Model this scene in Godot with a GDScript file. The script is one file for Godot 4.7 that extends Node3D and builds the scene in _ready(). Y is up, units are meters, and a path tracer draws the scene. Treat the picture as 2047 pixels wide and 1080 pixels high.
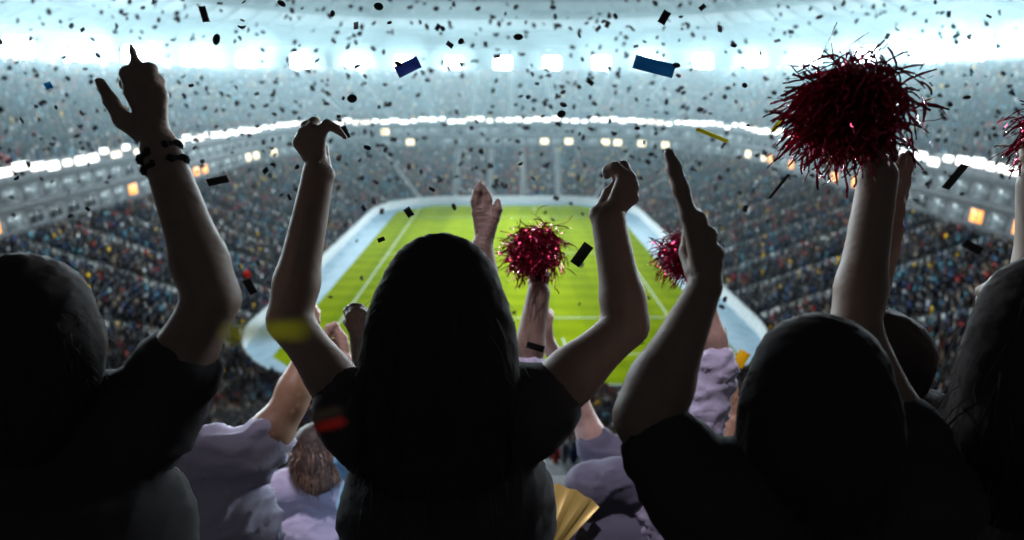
extends Node3D

# ---------------------------------------------------------------- the place
# y is up, the camera stands at the top of the near stand and looks along -z.
# "ahead" below is the distance along -z. The pitch lies at y = 0.
const EYE := Vector3(0.0, 34.8, 0.0)
const PITCH_MID := 129.5
const HALF_LONG := 60.5
const HALF_WIDE := 33.0
const CORNER := 18.0
const LENS := 1269.0

var rng := RandomNumberGenerator.new()
var used := {}
var cam: Camera3D
var mats := {}
var low_aisles := []
var up_aisles := []


func _ready() -> void:
	rng.seed = 77
	make_camera()
	make_air()
	make_materials()
	low_aisles = along_ring(ring(270.0, -85.0), LOW_FIRST, 10.6, 3.0)
	up_aisles = along_ring(ring(230.0, -50.0), UP_FIRST, 14.0, 4.0)
	make_floodlights()
	make_ground()
	make_lower_stand()
	make_box_front()
	make_upper_stand()
	make_roof()
	make_smoke()
	make_crowd()
	make_near_stand()
	make_people()
	make_confetti()


func make_camera() -> void:
	cam = Camera3D.new()
	cam.name = "camera"
	cam.position = EYE
	cam.rotation = Vector3(deg_to_rad(-16.2), deg_to_rad(-0.56), 0.0)
	cam.fov = 46.1
	cam.near = 0.05
	cam.far = 1500.0
	var attr := CameraAttributesPhysical.new()
	attr.frustum_focal_length = 35.0
	attr.frustum_focus_distance = 1.18
	attr.frustum_near = 0.05
	attr.frustum_far = 1500.0
	attr.exposure_aperture = 3.9
	cam.attributes = attr
	add_child(cam)
	cam.fov = 46.1


func make_air() -> void:
	var we := WorldEnvironment.new()
	we.name = "night_air"
	var env := Environment.new()
	env.background_mode = Environment.BG_SKY
	var sky := Sky.new()
	var sm := ProceduralSkyMaterial.new()
	sm.sky_top_color = Color(0.02, 0.03, 0.04)
	sm.sky_horizon_color = Color(0.05, 0.07, 0.085)
	sm.ground_horizon_color = Color(0.03, 0.04, 0.05)
	sm.ground_bottom_color = Color(0.01, 0.012, 0.015)
	sm.sky_energy_multiplier = 1.0
	sky.sky_material = sm
	env.sky = sky
	env.tonemap_mode = Environment.TONE_MAPPER_LINEAR
	env.tonemap_exposure = 1.0
	env.volumetric_fog_enabled = true
	env.volumetric_fog_density = 0.0
	env.sdfgi_enabled = true
	env.ssao_enabled = true
	env.ssil_enabled = true
	we.environment = env
	add_child(we)


# ---------------------------------------------------------------- helpers
func numbered(called: String) -> String:
	if not used.has(called):
		used[called] = 0
		return called
	used[called] += 1
	return "%s_%03d" % [called, used[called]]


func tag(o: Node3D, label: String, category: String, group := "", kind := "") -> Node3D:
	if label:
		o.set_meta("label", label)
	if category:
		o.set_meta("category", category)
	if group:
		o.set_meta("group", group)
	if kind:
		o.set_meta("kind", kind)
	return o


func thing(called: String, label: String, category: String, at := Vector3.ZERO, group := "") -> Node3D:
	var o := Node3D.new()
	o.name = numbered(called)
	add_child(o, true)
	o.position = at
	tag(o, label, category, group)
	return o


func put(called: String, mesh: Mesh, mat: Material, parent: Node3D = null, at := Transform3D()) -> MeshInstance3D:
	var o := MeshInstance3D.new()
	o.mesh = mesh
	o.material_override = mat
	o.transform = at
	if parent == null:
		o.name = numbered(called)
		add_child(o, true)
	else:
		var n := 0
		var base := called
		while parent.has_node(NodePath(called)):
			n += 1
			called = "%s_%03d" % [base, n]
		o.name = called
		parent.add_child(o, true)
	return o


func st_new() -> SurfaceTool:
	var st := SurfaceTool.new()
	st.begin(Mesh.PRIMITIVE_TRIANGLES)
	return st


func quad(st: SurfaceTool, a: Vector3, b: Vector3, c: Vector3, d: Vector3) -> void:
	for v in [a, b, c, a, c, d]:
		st.add_vertex(v)


func box(st: SurfaceTool, t: Transform3D, size: Vector3) -> void:
	var h := size / 2.0
	var p := []
	for i in 8:
		p.append(t * Vector3(h.x * (1 if i & 1 else -1), h.y * (1 if i & 2 else -1), h.z * (1 if i & 4 else -1)))
	for f in [[0, 2, 3, 1], [4, 5, 7, 6], [0, 1, 5, 4], [2, 6, 7, 3], [0, 4, 6, 2], [1, 3, 7, 5]]:
		quad(st, p[f[0]], p[f[3]], p[f[2]], p[f[1]])


func box_at(st: SurfaceTool, at: Vector3, size: Vector3) -> void:
	box(st, Transform3D(Basis(), at), size)


func bar(st: SurfaceTool, a: Vector3, b: Vector3, w: float) -> void:
	var z := (b - a).normalized()
	var up := Vector3.UP if absf(z.y) < 0.95 else Vector3.RIGHT
	var x := up.cross(z).normalized()
	box(st, Transform3D(Basis(x, z.cross(x), z), (a + b) / 2.0), Vector3(w, w, a.distance_to(b)))


func flat(st: SurfaceTool) -> ArrayMesh:
	st.set_smooth_group(-1)
	st.generate_normals()
	return st.commit()


func mat(color: Color, rough := 0.85, metal := 0.0) -> StandardMaterial3D:
	var m := StandardMaterial3D.new()
	m.albedo_color = color.linear_to_srgb()
	m.roughness = rough
	m.metallic = metal
	return m


func glow(color: Color, energy: float) -> StandardMaterial3D:
	var m := mat(color * 0.8, 0.5)
	m.emission_enabled = true
	m.emission = color.linear_to_srgb()
	m.emission_energy_multiplier = energy
	return m


func noise_image(w: int, seed_: int, freq: float, dark: Color, light: Color, contrast := 1.0, octaves := 4) -> ImageTexture:
	var n := FastNoiseLite.new()
	n.seed = seed_
	n.frequency = freq
	n.fractal_octaves = octaves
	var im := Image.create(w, w, false, Image.FORMAT_RGB8)
	for y in w:
		for x in w:
			var u := x * TAU / w
			var v := y * TAU / w
			var k := w / TAU
			var q := n.get_noise_3d(cos(u) * k + sin(v) * k * 0.31, sin(u) * k + cos(v) * k * 0.47, sin(v) * k)
			im.set_pixel(x, y, dark.lerp(light, clampf(0.5 + q * contrast, 0.0, 1.0)).linear_to_srgb())
	return ImageTexture.create_from_image(im)


func textured(tex: Texture2D, size: float, rough := 0.9, bump := 0.0) -> StandardMaterial3D:
	var m := StandardMaterial3D.new()
	m.albedo_texture = tex
	m.roughness = rough
	m.uv1_triplanar = true
	m.uv1_world_triplanar = true
	m.uv1_scale = Vector3.ONE / size
	if bump > 0.0:
		m.heightmap_enabled = true
		m.heightmap_texture = tex
		m.heightmap_scale = bump
	return m


func at(x: float, y: float, depth: float) -> Vector3:
	# the point at that depth in front of the lens on the ray through a pixel of the 2047 x 1080 photograph
	return EYE + cam.basis * Vector3((x - 1023.5) * depth / LENS, (540.0 - y) * depth / LENS, -depth)


# walks round the pitch: [point on the edge of the pitch, outward direction] from the far left corner over the far end
func ring(from_angle: float, to_angle: float, step := 4.0) -> Array:
	# a closed rounded rectangle; the angle turns from -180 (left side) over 90 (far end) to 0 (right side), in degrees of the outward direction
	var out := []
	var a := from_angle
	var cx := HALF_WIDE - CORNER
	var cz := HALF_LONG - CORNER
	while a >= to_angle - 0.01:
		var n := Vector3(cos(deg_to_rad(a)), 0, -sin(deg_to_rad(a)))
		var c := Vector3(cx * signf(roundf(n.x * 1000.0)), 0, -PITCH_MID + cz * signf(roundf(n.z * 1000.0)))
		if absf(fposmod(a, 90.0)) < 0.01 or absf(fposmod(a, 90.0) - 90.0) < 0.01:
			# a straight: walk along it in steps of about 4 m, from the corner before to the corner after
			var along := Vector3(-n.z, 0, n.x)
			var half := cz if absf(n.x) > 0.5 else cx
			var mid := Vector3(cx * roundf(n.x), 0, -PITCH_MID + cz * roundf(n.z))
			var parts := int(ceil(2.0 * half / step))
			for i in parts + 1:
				out.append([mid + n * CORNER + along * lerpf(-half, half, float(i) / parts), n])
		else:
			out.append([c + n * CORNER, n])
		a -= 5.0
	return out


func sweep(st: SurfaceTool, path: Array, profile: Array) -> void:
	# a profile of [offset from the pitch, height] pairs carried along the ring
	for i in path.size() - 1:
		var p: Array = path[i]
		var q: Array = path[i + 1]
		for k in profile.size() - 1:
			var u: Array = profile[k]
			var v: Array = profile[k + 1]
			quad(st, p[0] + p[1] * u[0] + Vector3.UP * u[1], q[0] + q[1] * u[0] + Vector3.UP * u[1], q[0] + q[1] * v[0] + Vector3.UP * v[1], p[0] + p[1] * v[0] + Vector3.UP * v[1])


# points along the ring at one offset, evenly spaced: [point, outward direction]
func along_ring(path: Array, offset: float, gap: float, first := 0.0) -> Array:
	var out := []
	var left := first
	for i in path.size() - 1:
		var p: Vector3 = path[i][0] + path[i][1] * offset
		var q: Vector3 = path[i + 1][0] + path[i + 1][1] * offset
		var l := p.distance_to(q)
		while left < l:
			out.append([p.lerp(q, left / l), (path[i][1] as Vector3).lerp(path[i + 1][1], left / l).normalized()])
			left += gap
		left -= l
	return out


func facing(n: Vector3, p: Vector3) -> Transform3D:
	# z points outwards (away from the pitch), so that -z looks at the pitch
	return Transform3D(Basis(Vector3.UP.cross(n).normalized(), Vector3.UP, n), p)


# ---------------------------------------------------------------- materials
func make_materials() -> void:
	mats.concrete = textured(noise_image(128, 3, 0.05, Color(0.10, 0.105, 0.11), Color(0.2, 0.205, 0.21), 1.2), 6.0, 0.9)
	mats.pale_concrete = textured(noise_image(128, 5, 0.06, Color(0.5, 0.5, 0.49), Color(0.7, 0.69, 0.66), 1.2), 4.0, 0.85)
	mats.front_wall = textured(noise_image(128, 6, 0.06, Color(0.24, 0.26, 0.27), Color(0.38, 0.4, 0.4), 1.2), 4.0, 0.85)
	mats.wall = textured(noise_image(128, 8, 0.04, Color(0.05, 0.055, 0.065), Color(0.1, 0.105, 0.11), 1.0), 7.0, 0.8)
	mats.border = textured(noise_image(128, 9, 0.03, Color(0.22, 0.36, 0.46), Color(0.34, 0.47, 0.56), 0.9), 9.0, 0.7)
	mats.earth = mat(Color(0.05, 0.05, 0.05), 0.95)
	mats.white_line = mat(Color(0.75, 0.78, 0.7), 0.9)
	mats.steel = mat(Color(0.12, 0.14, 0.16), 0.5, 0.4)
	mats.roof = textured(noise_image(128, 12, 0.05, Color(0.014, 0.017, 0.018), Color(0.034, 0.038, 0.038), 1.0), 12.0, 0.7)
	mats.roof.metallic_specular = 0.1
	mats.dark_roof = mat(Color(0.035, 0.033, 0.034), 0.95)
	mats.lamp = glow(Color(0.86, 0.96, 1.0), 14.0)
	mats.board = glow(Color(1.0, 0.97, 0.93), 2.0)
	mats.board_dim = glow(Color(1.0, 0.86, 0.68), 1.0)
	mats.warm_lamp = glow(Color(1.0, 0.8, 0.5), 1.6)
	mats.orange_pane = glow(Color(1.0, 0.36, 0.08), 1.5)
	mats.pane = mat(Color(0.16, 0.18, 0.19), 0.25)
	mats.pane_dark = mat(Color(0.03, 0.035, 0.04), 0.2)
	mats.frame = mat(Color(0.13, 0.135, 0.14), 0.6)
	mats.turf = turf_material()
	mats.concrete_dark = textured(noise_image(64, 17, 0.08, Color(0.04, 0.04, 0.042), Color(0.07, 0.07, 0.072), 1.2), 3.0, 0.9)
	mats.gilt = mat(Color(0.5, 0.4, 0.25), 0.3, 0.8)
	mats.sand = mat(Color(0.3, 0.27, 0.18), 0.8)
	mats.crowd = mat(Color.WHITE, 0.9)
	mats.crowd.vertex_color_use_as_albedo = true
	mats.crowd.metallic_specular = 0.15


func turf_material() -> StandardMaterial3D:
	# mown stripes along and across the pitch, blades and worn patches; one texture over the whole pitch
	var w := 512
	var h := 1024
	var n := FastNoiseLite.new()
	n.seed = 21
	n.frequency = 0.02
	var fine := FastNoiseLite.new()
	fine.seed = 22
	fine.frequency = 0.3
	var im := Image.create(w, h, false, Image.FORMAT_RGB8)
	var a := Color(0.17, 0.235, 0.003)
	var b := Color(0.29, 0.35, 0.004)
	for y in h:
		for x in w:
			var across := 0.5 + 0.5 * signf(sin(x * TAU * 8.0 / w))
			var down := 0.5 + 0.5 * signf(sin(y * TAU * 22.0 / h))
			var k := 0.2 + 0.26 * across + 0.36 * down + 0.35 * n.get_noise_2d(x, y) + 0.3 * fine.get_noise_2d(x, y)
			im.set_pixel(x, y, a.lerp(b, clampf(k, 0, 1)).linear_to_srgb())
	var m := StandardMaterial3D.new()
	m.albedo_texture = ImageTexture.create_from_image(im)
	m.roughness = 1.0
	m.metallic_specular = 0.06
	return m


# ---------------------------------------------------------------- floodlights
func make_floodlights() -> void:
	# a ring of lamp banks at the back edge of the upper stand
	var path := ring(205.0, -25.0)
	var panel := rounded_slab(7.2, 5.8, 0.9, 0.12)
	var hood := st_new()
	box_at(hood, Vector3(0, 0, 0.7), Vector3(7.5, 6.1, 1.1))
	box_at(hood, Vector3(0, 3.2, -0.1), Vector3(7.5, 0.12, 1.4))
	var hood_mesh := flat(hood)
	var arm := st_new()
	bar(arm, Vector3(-1.6, 0, 1.0), Vector3(-1.6, 1.6, 4.0), 0.3)
	bar(arm, Vector3(1.6, 0, 1.0), Vector3(1.6, 1.6, 4.0), 0.3)
	bar(arm, Vector3(-1.6, 0, 1.3), Vector3(1.6, 0, 1.3), 0.3)
	var arm_mesh := flat(arm)
	var spots := along_ring(path, 88.0, 20.5, 4.0)
	var first: Node3D
	for i in spots.size():
		var p: Vector3 = spots[i][0] + Vector3.UP * 43.7
		var n: Vector3 = spots[i][1]
		var to := (Vector3(0, 0, -PITCH_MID) + Vector3(n.x * 10, 0, n.z * 30) - p).normalized()
		# the bank looks down at the pitch
		var z := -to
		var x := Vector3.UP.cross(z).normalized()
		var o: Node3D
		if first == null:
			o = thing("floodlight", "", "floodlight", Vector3.ZERO, "floodlights along the top of the stadium bowl")
			put("lamp_panel", panel, mats.lamp, o)
			put("housing", hood_mesh, mats.steel, o)
			put("bracket", arm_mesh, mats.steel, o)
			first = o
		else:
			o = first.duplicate()
			o.name = numbered("floodlight")
			add_child(o, true)
		o.transform = Transform3D(Basis(x, z.cross(x), z), p)
		o.set_meta("label", "white glaring stadium floodlight bank in the row under the roof rim")
		var l := AreaLight3D.new()
		l.name = "floodlight_beam"
		l.area_size = Vector2(7.4, 6.0)
		l.light_energy = 4000.0
		l.light_color = Color(0.9, 0.97, 1.0)
		l.area_range = 500.0
		l.area_attenuation = 2.0
		l.shadow_enabled = true
		l.position = Vector3(0, 0, -0.4)
		o.add_child(l)


func rounded_slab(w: float, h: float, r: float, deep: float) -> ArrayMesh:
	var st := st_new()
	var pts := []
	for c in 4:
		var cx := (w / 2 - r) * (1 if c == 0 or c == 3 else -1)
		var cy := (h / 2 - r) * (1 if c < 2 else -1)
		for k in 4:
			var a := c * PI / 2 + k * PI / 6
			pts.append(Vector2(cx + cos(a) * r, cy + sin(a) * r))
	for i in pts.size():
		var p: Vector2 = pts[i]
		var q: Vector2 = pts[(i + 1) % pts.size()]
		for z in [-deep, deep]:
			st.add_vertex(Vector3(0, 0, z))
			st.add_vertex(Vector3(p.x, p.y, z))
			st.add_vertex(Vector3(q.x, q.y, z))
		quad(st, Vector3(p.x, p.y, -deep), Vector3(q.x, q.y, -deep), Vector3(q.x, q.y, deep), Vector3(p.x, p.y, deep))
	return flat(st)


# ---------------------------------------------------------------- pitch
func make_ground() -> void:
	var st := st_new()
	quad(st, Vector3(-700, -0.02, 500), Vector3(-700, -0.02, -900), Vector3(700, -0.02, -900), Vector3(700, -0.02, 500))
	tag(put("ground", flat(st), mats.earth), "dark ground below the stadium", "ground", "", "structure")
	var path := ring(270.0, -85.0)
	path.append(path[0])
	st = st_new()
	sweep(st, path, [[-12.0, 0.0], [LOW_FIRST - 0.1, 0.0]])
	tag(put("pitch_border", flat(st), mats.border), "pale blue strip of ground all round the green pitch", "border", "", "structure")
	# the turf, chamfered at its corners
	st = st_new()
	var w := 31.3
	var l := HALF_LONG
	var c := 9.5
	var pts := [Vector2(-w, -l + c), Vector2(-w + c, -l), Vector2(w - c, -l), Vector2(w, -l + c), Vector2(w, l - c), Vector2(w - c, l), Vector2(-w + c, l), Vector2(-w, l - c)]
	for i in 8:
		for p in [Vector2.ZERO, pts[i], pts[(i + 1) % 8]]:
			st.set_uv(Vector2(p.x / (2 * w) + 0.5, p.y / (2 * l) + 0.5))
			st.set_normal(Vector3.UP)
			st.add_vertex(Vector3(p.x, 0.008, -PITCH_MID + p.y))
	tag(put("pitch", st.commit(), mats.turf), "bright green mown sports pitch under floodlights", "pitch", "", "structure")
	# lines
	var lines := st_new()
	for s in [-1, 1]:
		line(lines, Vector2(s * 25.5, -79), Vector2(s * 25.5, -186))
	for z in [-79.0, -93.0, -132.5, -172.0, -186.0]:
		line(lines, Vector2(-25.5, z), Vector2(25.5, z))
	for s in [-8.3, 8.3]:
		line(lines, Vector2(s, -79.3), Vector2(s * 0.98, -84.5))
		line(lines, Vector2(s, -185.7), Vector2(s, -181))
	tag(put("pitch_marking", flat(lines), mats.white_line), "thin white lines painted on the green pitch", "pitch marking", "", "structure")


func line(st: SurfaceTool, a: Vector2, b: Vector2, w := 0.2) -> void:
	var d := (b - a).normalized()
	var s := Vector2(-d.y, d.x) * w / 2.0
	var p := func(v: Vector2) -> Vector3: return Vector3(v.x, 0.014, v.y)
	var e := d * w / 2.0
	if absf(d.x) > 0.5:
		e = -e * 1.05
	quad(st, p.call(a - s - e), p.call(b - s + e), p.call(b + s + e), p.call(a + s - e))


# ---------------------------------------------------------------- stands
const LOW_ROWS := 34
const LOW_FIRST := 3.9
const LOW_DEEP := 0.96
const LOW_RISE := 0.355
const LOW_FOOT := 1.5
const UP_ROWS := 52
const UP_FIRST := 39.2
const UP_DEEP := 0.87
const UP_RISE := 0.325
const UP_FOOT := 23.6


func steps(rows: int, first: float, foot: float, deep: float, rise: float) -> Array:
	var out := [[first, 0.0 if foot < 5.0 else foot - 1.0], [first, foot]]
	for r in rows:
		out.append([first + (r + 1) * deep, foot + r * rise])
		out.append([first + (r + 1) * deep, foot + (r + 1) * rise])
	out.append([first + rows * deep + 1.4, foot + rows * rise])
	return out


func aisle_mesh(rows: int, deep: float, rise: float, wide: float) -> ArrayMesh:
	# stairs up through the seats: two treads to a row; origin at the front of the first row, z outwards
	var st := st_new()
	for r in rows:
		for k in 2:
			var z := r * deep + (0.02 if k == 0 else deep * 0.5)
			var top := r * rise + (0.05 if k == 0 else rise * 0.55)
			box_at(st, Vector3(0, top - 0.1, z + deep * 0.25), Vector3(wide, 0.2, deep * 0.5 - 0.02))
	return flat(st)


func make_lower_stand() -> void:
	var path := ring(270.0, -85.0)
	path.append(path[0])
	var o := thing("lower_stand", "stepped lower tier of seating wrapped round the pitch and full of spectators", "stand")
	var st := st_new()
	sweep(st, path, steps(LOW_ROWS, LOW_FIRST, LOW_FOOT, LOW_DEEP, LOW_RISE))
	put("terrace", flat(st), mats.concrete, o)
	st = st_new()
	sweep(st, path, [[LOW_FIRST - 0.25, 0.0], [LOW_FIRST - 0.25, LOW_FOOT + 0.8], [LOW_FIRST - 0.05, LOW_FOOT + 0.8], [LOW_FIRST - 0.05, 0.0]])
	put("front_wall", flat(st), mats.front_wall, o)
	var m := aisle_mesh(LOW_ROWS, LOW_DEEP, LOW_RISE, 1.7)
	for p in low_aisles:
		put("aisle", m, mats.pale_concrete, o, facing(p[1], p[0] + Vector3.UP * LOW_FOOT))




func make_box_front() -> void:
	# the wall with the windows of the boxes between the two tiers
	var path := ring(230.0, -50.0)
	var o := thing("box_front", "grey wall of box windows between the lower and the upper tier", "wall")
	var st := st_new()
	var base := LOW_FOOT + LOW_ROWS * LOW_RISE
	sweep(st, path, [[37.6, base - 0.4], [37.6, base + 0.9], [38.0, base + 0.9], [38.0, base + 4.1], [37.5, base + 4.1], [37.5, base + 4.7], [38.0, base + 4.7], [38.0, base + 7.6], [37.0, base + 7.6], [37.0, base + 9.4], [37.3, base + 9.4], [37.3, base + 8.6], [UP_FIRST, base + 8.6]])
	put("wall", flat(st), mats.wall, o)
	var frame := st_new()
	for f in [[Vector3(0, 1.05, 0), Vector3(3.0, 0.14, 0.16)], [Vector3(0, -1.05, 0), Vector3(3.0, 0.14, 0.16)], [Vector3(-1.43, 0, 0), Vector3(0.14, 1.96, 0.16)], [Vector3(1.43, 0, 0), Vector3(0.14, 1.96, 0.16)], [Vector3(0, 0, 0), Vector3(0.1, 1.96, 0.12)]]:
		box_at(frame, f[0], f[1])
	var frame_mesh := flat(frame)
	var pane := st_new()
	box_at(pane, Vector3.ZERO, Vector3(2.72, 1.96, 0.04))
	var pane_mesh := flat(pane)
	var mullions := along_ring(path, 37.95, 4.3, 1.0)
	for row in 2:
		var made := 0
		for p in mullions:
			if made >= 130:
				break
			made += 1
			var t: Transform3D = facing(p[1], p[0] + Vector3.UP * (base + (2.35 if row == 0 else 6.1)))
			var lit := rng.randf()
			var w := put("window", frame_mesh, mats.frame, o, t)
			var pm: Material = mats.pane if rng.randf() < 0.6 else mats.pane_dark
			if row == 0 and lit < (0.3 if p[0].z > -175.0 else 0.2):
				pm = mats.orange_pane if p[0].z > -175.0 else mats.warm_lamp
			elif row == 1 and lit < 0.05:
				pm = mats.warm_lamp
			put("pane", pane_mesh, pm, w, Transform3D(Basis(), Vector3(0, 0, 0.01)))
	# the row of bright boards along the parapet
	var slabs := [rounded_slab(2.6, 1.35, 0.25, 0.1), rounded_slab(2.0, 1.0, 0.25, 0.1), rounded_slab(3.0, 1.15, 0.3, 0.1)]
	var spot := along_ring(path, 36.75, 3.3, 0.5)
	for i in spot.size():
		var p: Array = spot[i]
		if absf(p[0].x) > 60 and p[0].z > -45:
			continue
		var k := rng.randi() % 3
		var b := put("light_board", slabs[k], mats.board if rng.randf() < 0.85 else mats.board_dim, null, facing(p[1], p[0] + Vector3.UP * (base + 9.6 + rng.randf_range(-0.35, 0.75))))
		tag(b, "small glowing white board in the row along the upper tier parapet", "light board", "glowing boards along the upper tier parapet")


func make_upper_stand() -> void:
	var path := ring(230.0, -50.0)
	var o := thing("upper_stand", "steep upper tier of seating behind the glowing boards, hazy blue with spectators", "stand")
	var st := st_new()
	sweep(st, path, steps(UP_ROWS, UP_FIRST, UP_FOOT, UP_DEEP, UP_RISE))
	put("terrace", flat(st), mats.concrete, o)
	var top := UP_FOOT + UP_ROWS * UP_RISE
	st = st_new()
	var back := 97.0
	sweep(st, path, [[UP_FIRST + UP_ROWS * UP_DEEP + 1.3, top - 0.05], [back, top - 0.05], [back, top + 9.5], [back + 0.5, top + 9.5], [back + 0.5, 0.0]])
	put("rear_wall", flat(st), mats.wall, o)
	var m := aisle_mesh(UP_ROWS, UP_DEEP, UP_RISE, 1.6)
	for p in up_aisles:
		put("aisle", m, mats.pale_concrete, o, facing(p[1], p[0] + Vector3.UP * UP_FOOT))


func make_roof() -> void:
	var path := ring(230.0, -50.0)
	var o := thing("stadium_roof", "pale sloping roof underside with radial beams above the floodlights", "roof")
	var st := st_new()
	var inner := [40.0, 70.0]
	var outer := [98.0, 50.5]
	sweep(st, path, [outer, inner, [inner[0], inner[1] + 1.5], [outer[0], outer[1] + 1.5], outer])
	put("deck", flat(st), mats.roof, o)
	for k in 4:
		var f := 0.03 + k * 0.24
		var off := lerpf(outer[0], inner[0], f)
		var h := lerpf(outer[1], inner[1], f) - 0.1
		st = st_new()
		sweep(st, path, [[off, h], [off, h - 1.5], [off - 0.8, h - 1.5], [off - 0.8, h]])
		put("ring_beam", flat(st), mats.roof, o)
	var beam := st_new()
	var run: float = outer[0] - inner[0]
	bar(beam, Vector3(0, 0, 0), Vector3(0, inner[1] - outer[1], -run), 0.8)
	var bm := flat(beam)
	for p in along_ring(path, outer[0], 10.25, 3.0):
		put("beam", bm, mats.roof, o, facing(p[1], p[0] + Vector3.UP * (outer[1] - 0.45)))


func make_smoke() -> void:
	# the smoke that hangs in the top of the bowl round the floodlights
	var banks := [[Vector3(0, 41.5, -180), Vector3(280, 31, 260), 0.00125], [Vector3(0, 12.9, -190), Vector3(230, 26, 220), 0.00045]]
	var puff := RandomNumberGenerator.new()
	puff.seed = 5
	for p in along_ring(ring(190.0, -10.0), 66.0, 33.0, 6.0):
		banks.append([p[0] + Vector3(puff.randf_range(-12, 12), puff.randf_range(44, 60), puff.randf_range(-14, 14)), Vector3(puff.randf_range(30, 62), puff.randf_range(10, 26), puff.randf_range(30, 56)), puff.randf_range(0.0005, 0.0018)])
	for p in along_ring(ring(205.0, -25.0), 88.0, 20.5, 4.0):
		if p[0].z < -110.0:
			var wide := puff.randf_range(13, 22)
			banks.append([p[0] - p[1] * puff.randf_range(3, 6) + Vector3.UP * puff.randf_range(41.5, 47), Vector3(wide, wide * puff.randf_range(0.8, 1.2), 16), puff.randf_range(0.0015, 0.0075)])
	for b in banks:
		var fog := FogVolume.new()
		fog.shape = RenderingServer.FOG_VOLUME_SHAPE_ELLIPSOID if b[1].x < 100 else RenderingServer.FOG_VOLUME_SHAPE_BOX
		fog.size = b[1]
		fog.position = b[0]
		var m := FogMaterial.new()
		m.density = b[2]
		m.albedo = Color(0.82, 0.94, 0.965)
		fog.material = m
		fog.name = numbered("smoke")
		add_child(fog, true)
		tag(fog, "thin blue smoke hanging round the floodlights in the top of the bowl", "smoke", "smoke round the floodlights", "stuff")


# ---------------------------------------------------------------- crowd
func figure(arms: int) -> ArrayMesh:
	# a spectator about a few pixels high: legs, trunk, head and arms, in white and skin
	var st := st_new()
	var skin := Color(0.5, 0.33, 0.24)
	lathe(st, [[0.0, 0.15, 0.11], [0.45, 0.17, 0.14], [0.55, 0.2, 0.13], [1.0, 0.23, 0.12], [1.18, 0.2, 0.1], [1.26, 0.07, 0.06]], 7, Color.WHITE, Vector3.ZERO)
	lathe(st, [[1.24, 0.06, 0.06], [1.32, 0.085, 0.1], [1.42, 0.09, 0.105], [1.5, 0.05, 0.06], [1.52, 0.005, 0.005]], 6, skin * 0.55, Vector3(0, 0, -0.02))
	for s in [-1.0, 1.0]:
		var a := Vector3(0.21 * s, 1.14, 0)
		var b := Vector3(0.3 * s, 0.88, -0.08)
		var c := Vector3(0.2 * s, 0.72, -0.3)
		if arms == 1 or arms == 2 and s > 0:
			b = Vector3(0.32 * s, 1.38, -0.05)
			c = Vector3(0.26 * s, 1.68, -0.08)
		limb(st, a, b, 0.06, 0.05, Color.WHITE)
		limb(st, b, c, 0.045, 0.04, skin)
	st.generate_normals()
	return st.commit()


func lathe(st: SurfaceTool, rows: Array, sides: int, c: Color, o: Vector3) -> void:
	st.set_color(c)
	for i in rows.size() - 1:
		for k in sides:
			var u := TAU * k / sides
			var v := TAU * (k + 1) / sides
			var p := func(r: Array, a: float) -> Vector3: return o + Vector3(cos(a) * r[1], r[0], sin(a) * r[2])
			quad(st, p.call(rows[i], u), p.call(rows[i + 1], u), p.call(rows[i + 1], v), p.call(rows[i], v))


func limb(st: SurfaceTool, a: Vector3, b: Vector3, ra: float, rb: float, c: Color) -> void:
	st.set_color(c)
	var z := (b - a).normalized()
	var x := z.cross(Vector3(0.3, 0.2, 0.9)).normalized()
	var y := z.cross(x)
	for k in 4:
		var u := TAU * k / 4
		var v := TAU * (k + 1) / 4
		quad(st, a + (x * cos(u) + y * sin(u)) * ra, b + (x * cos(u) + y * sin(u)) * rb, b + (x * cos(v) + y * sin(v)) * rb, a + (x * cos(v) + y * sin(v)) * ra)


var clothes := [Color(0.03, 0.035, 0.045), Color(0.05, 0.055, 0.065), Color(0.02, 0.02, 0.025), Color(0.1, 0.1, 0.11), Color(0.05, 0.035, 0.03), Color(0.3, 0.3, 0.31), Color(0.03, 0.05, 0.12), Color(0.16, 0.12, 0.09), Color(0.55, 0.55, 0.56), Color(0.25, 0.03, 0.03), Color(0.08, 0.2, 0.26), Color(0.7, 0.42, 0.02)]
var shares := [22, 20, 18, 14, 10, 3.5, 7, 6, 1.5, 2.2, 2.0, 0.8]
var shade_names := ["charcoal", "dark grey", "black", "grey", "dark brown", "light grey", "navy", "tan", "white", "red", "teal", "yellow"]


func pick_cloth() -> int:
	var total := 0.0
	for s in shares:
		total += s
	var x := rng.randf() * total
	for i in shares.size():
		x -= shares[i]
		if x < 0.0:
			return i
	return 0


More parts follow.
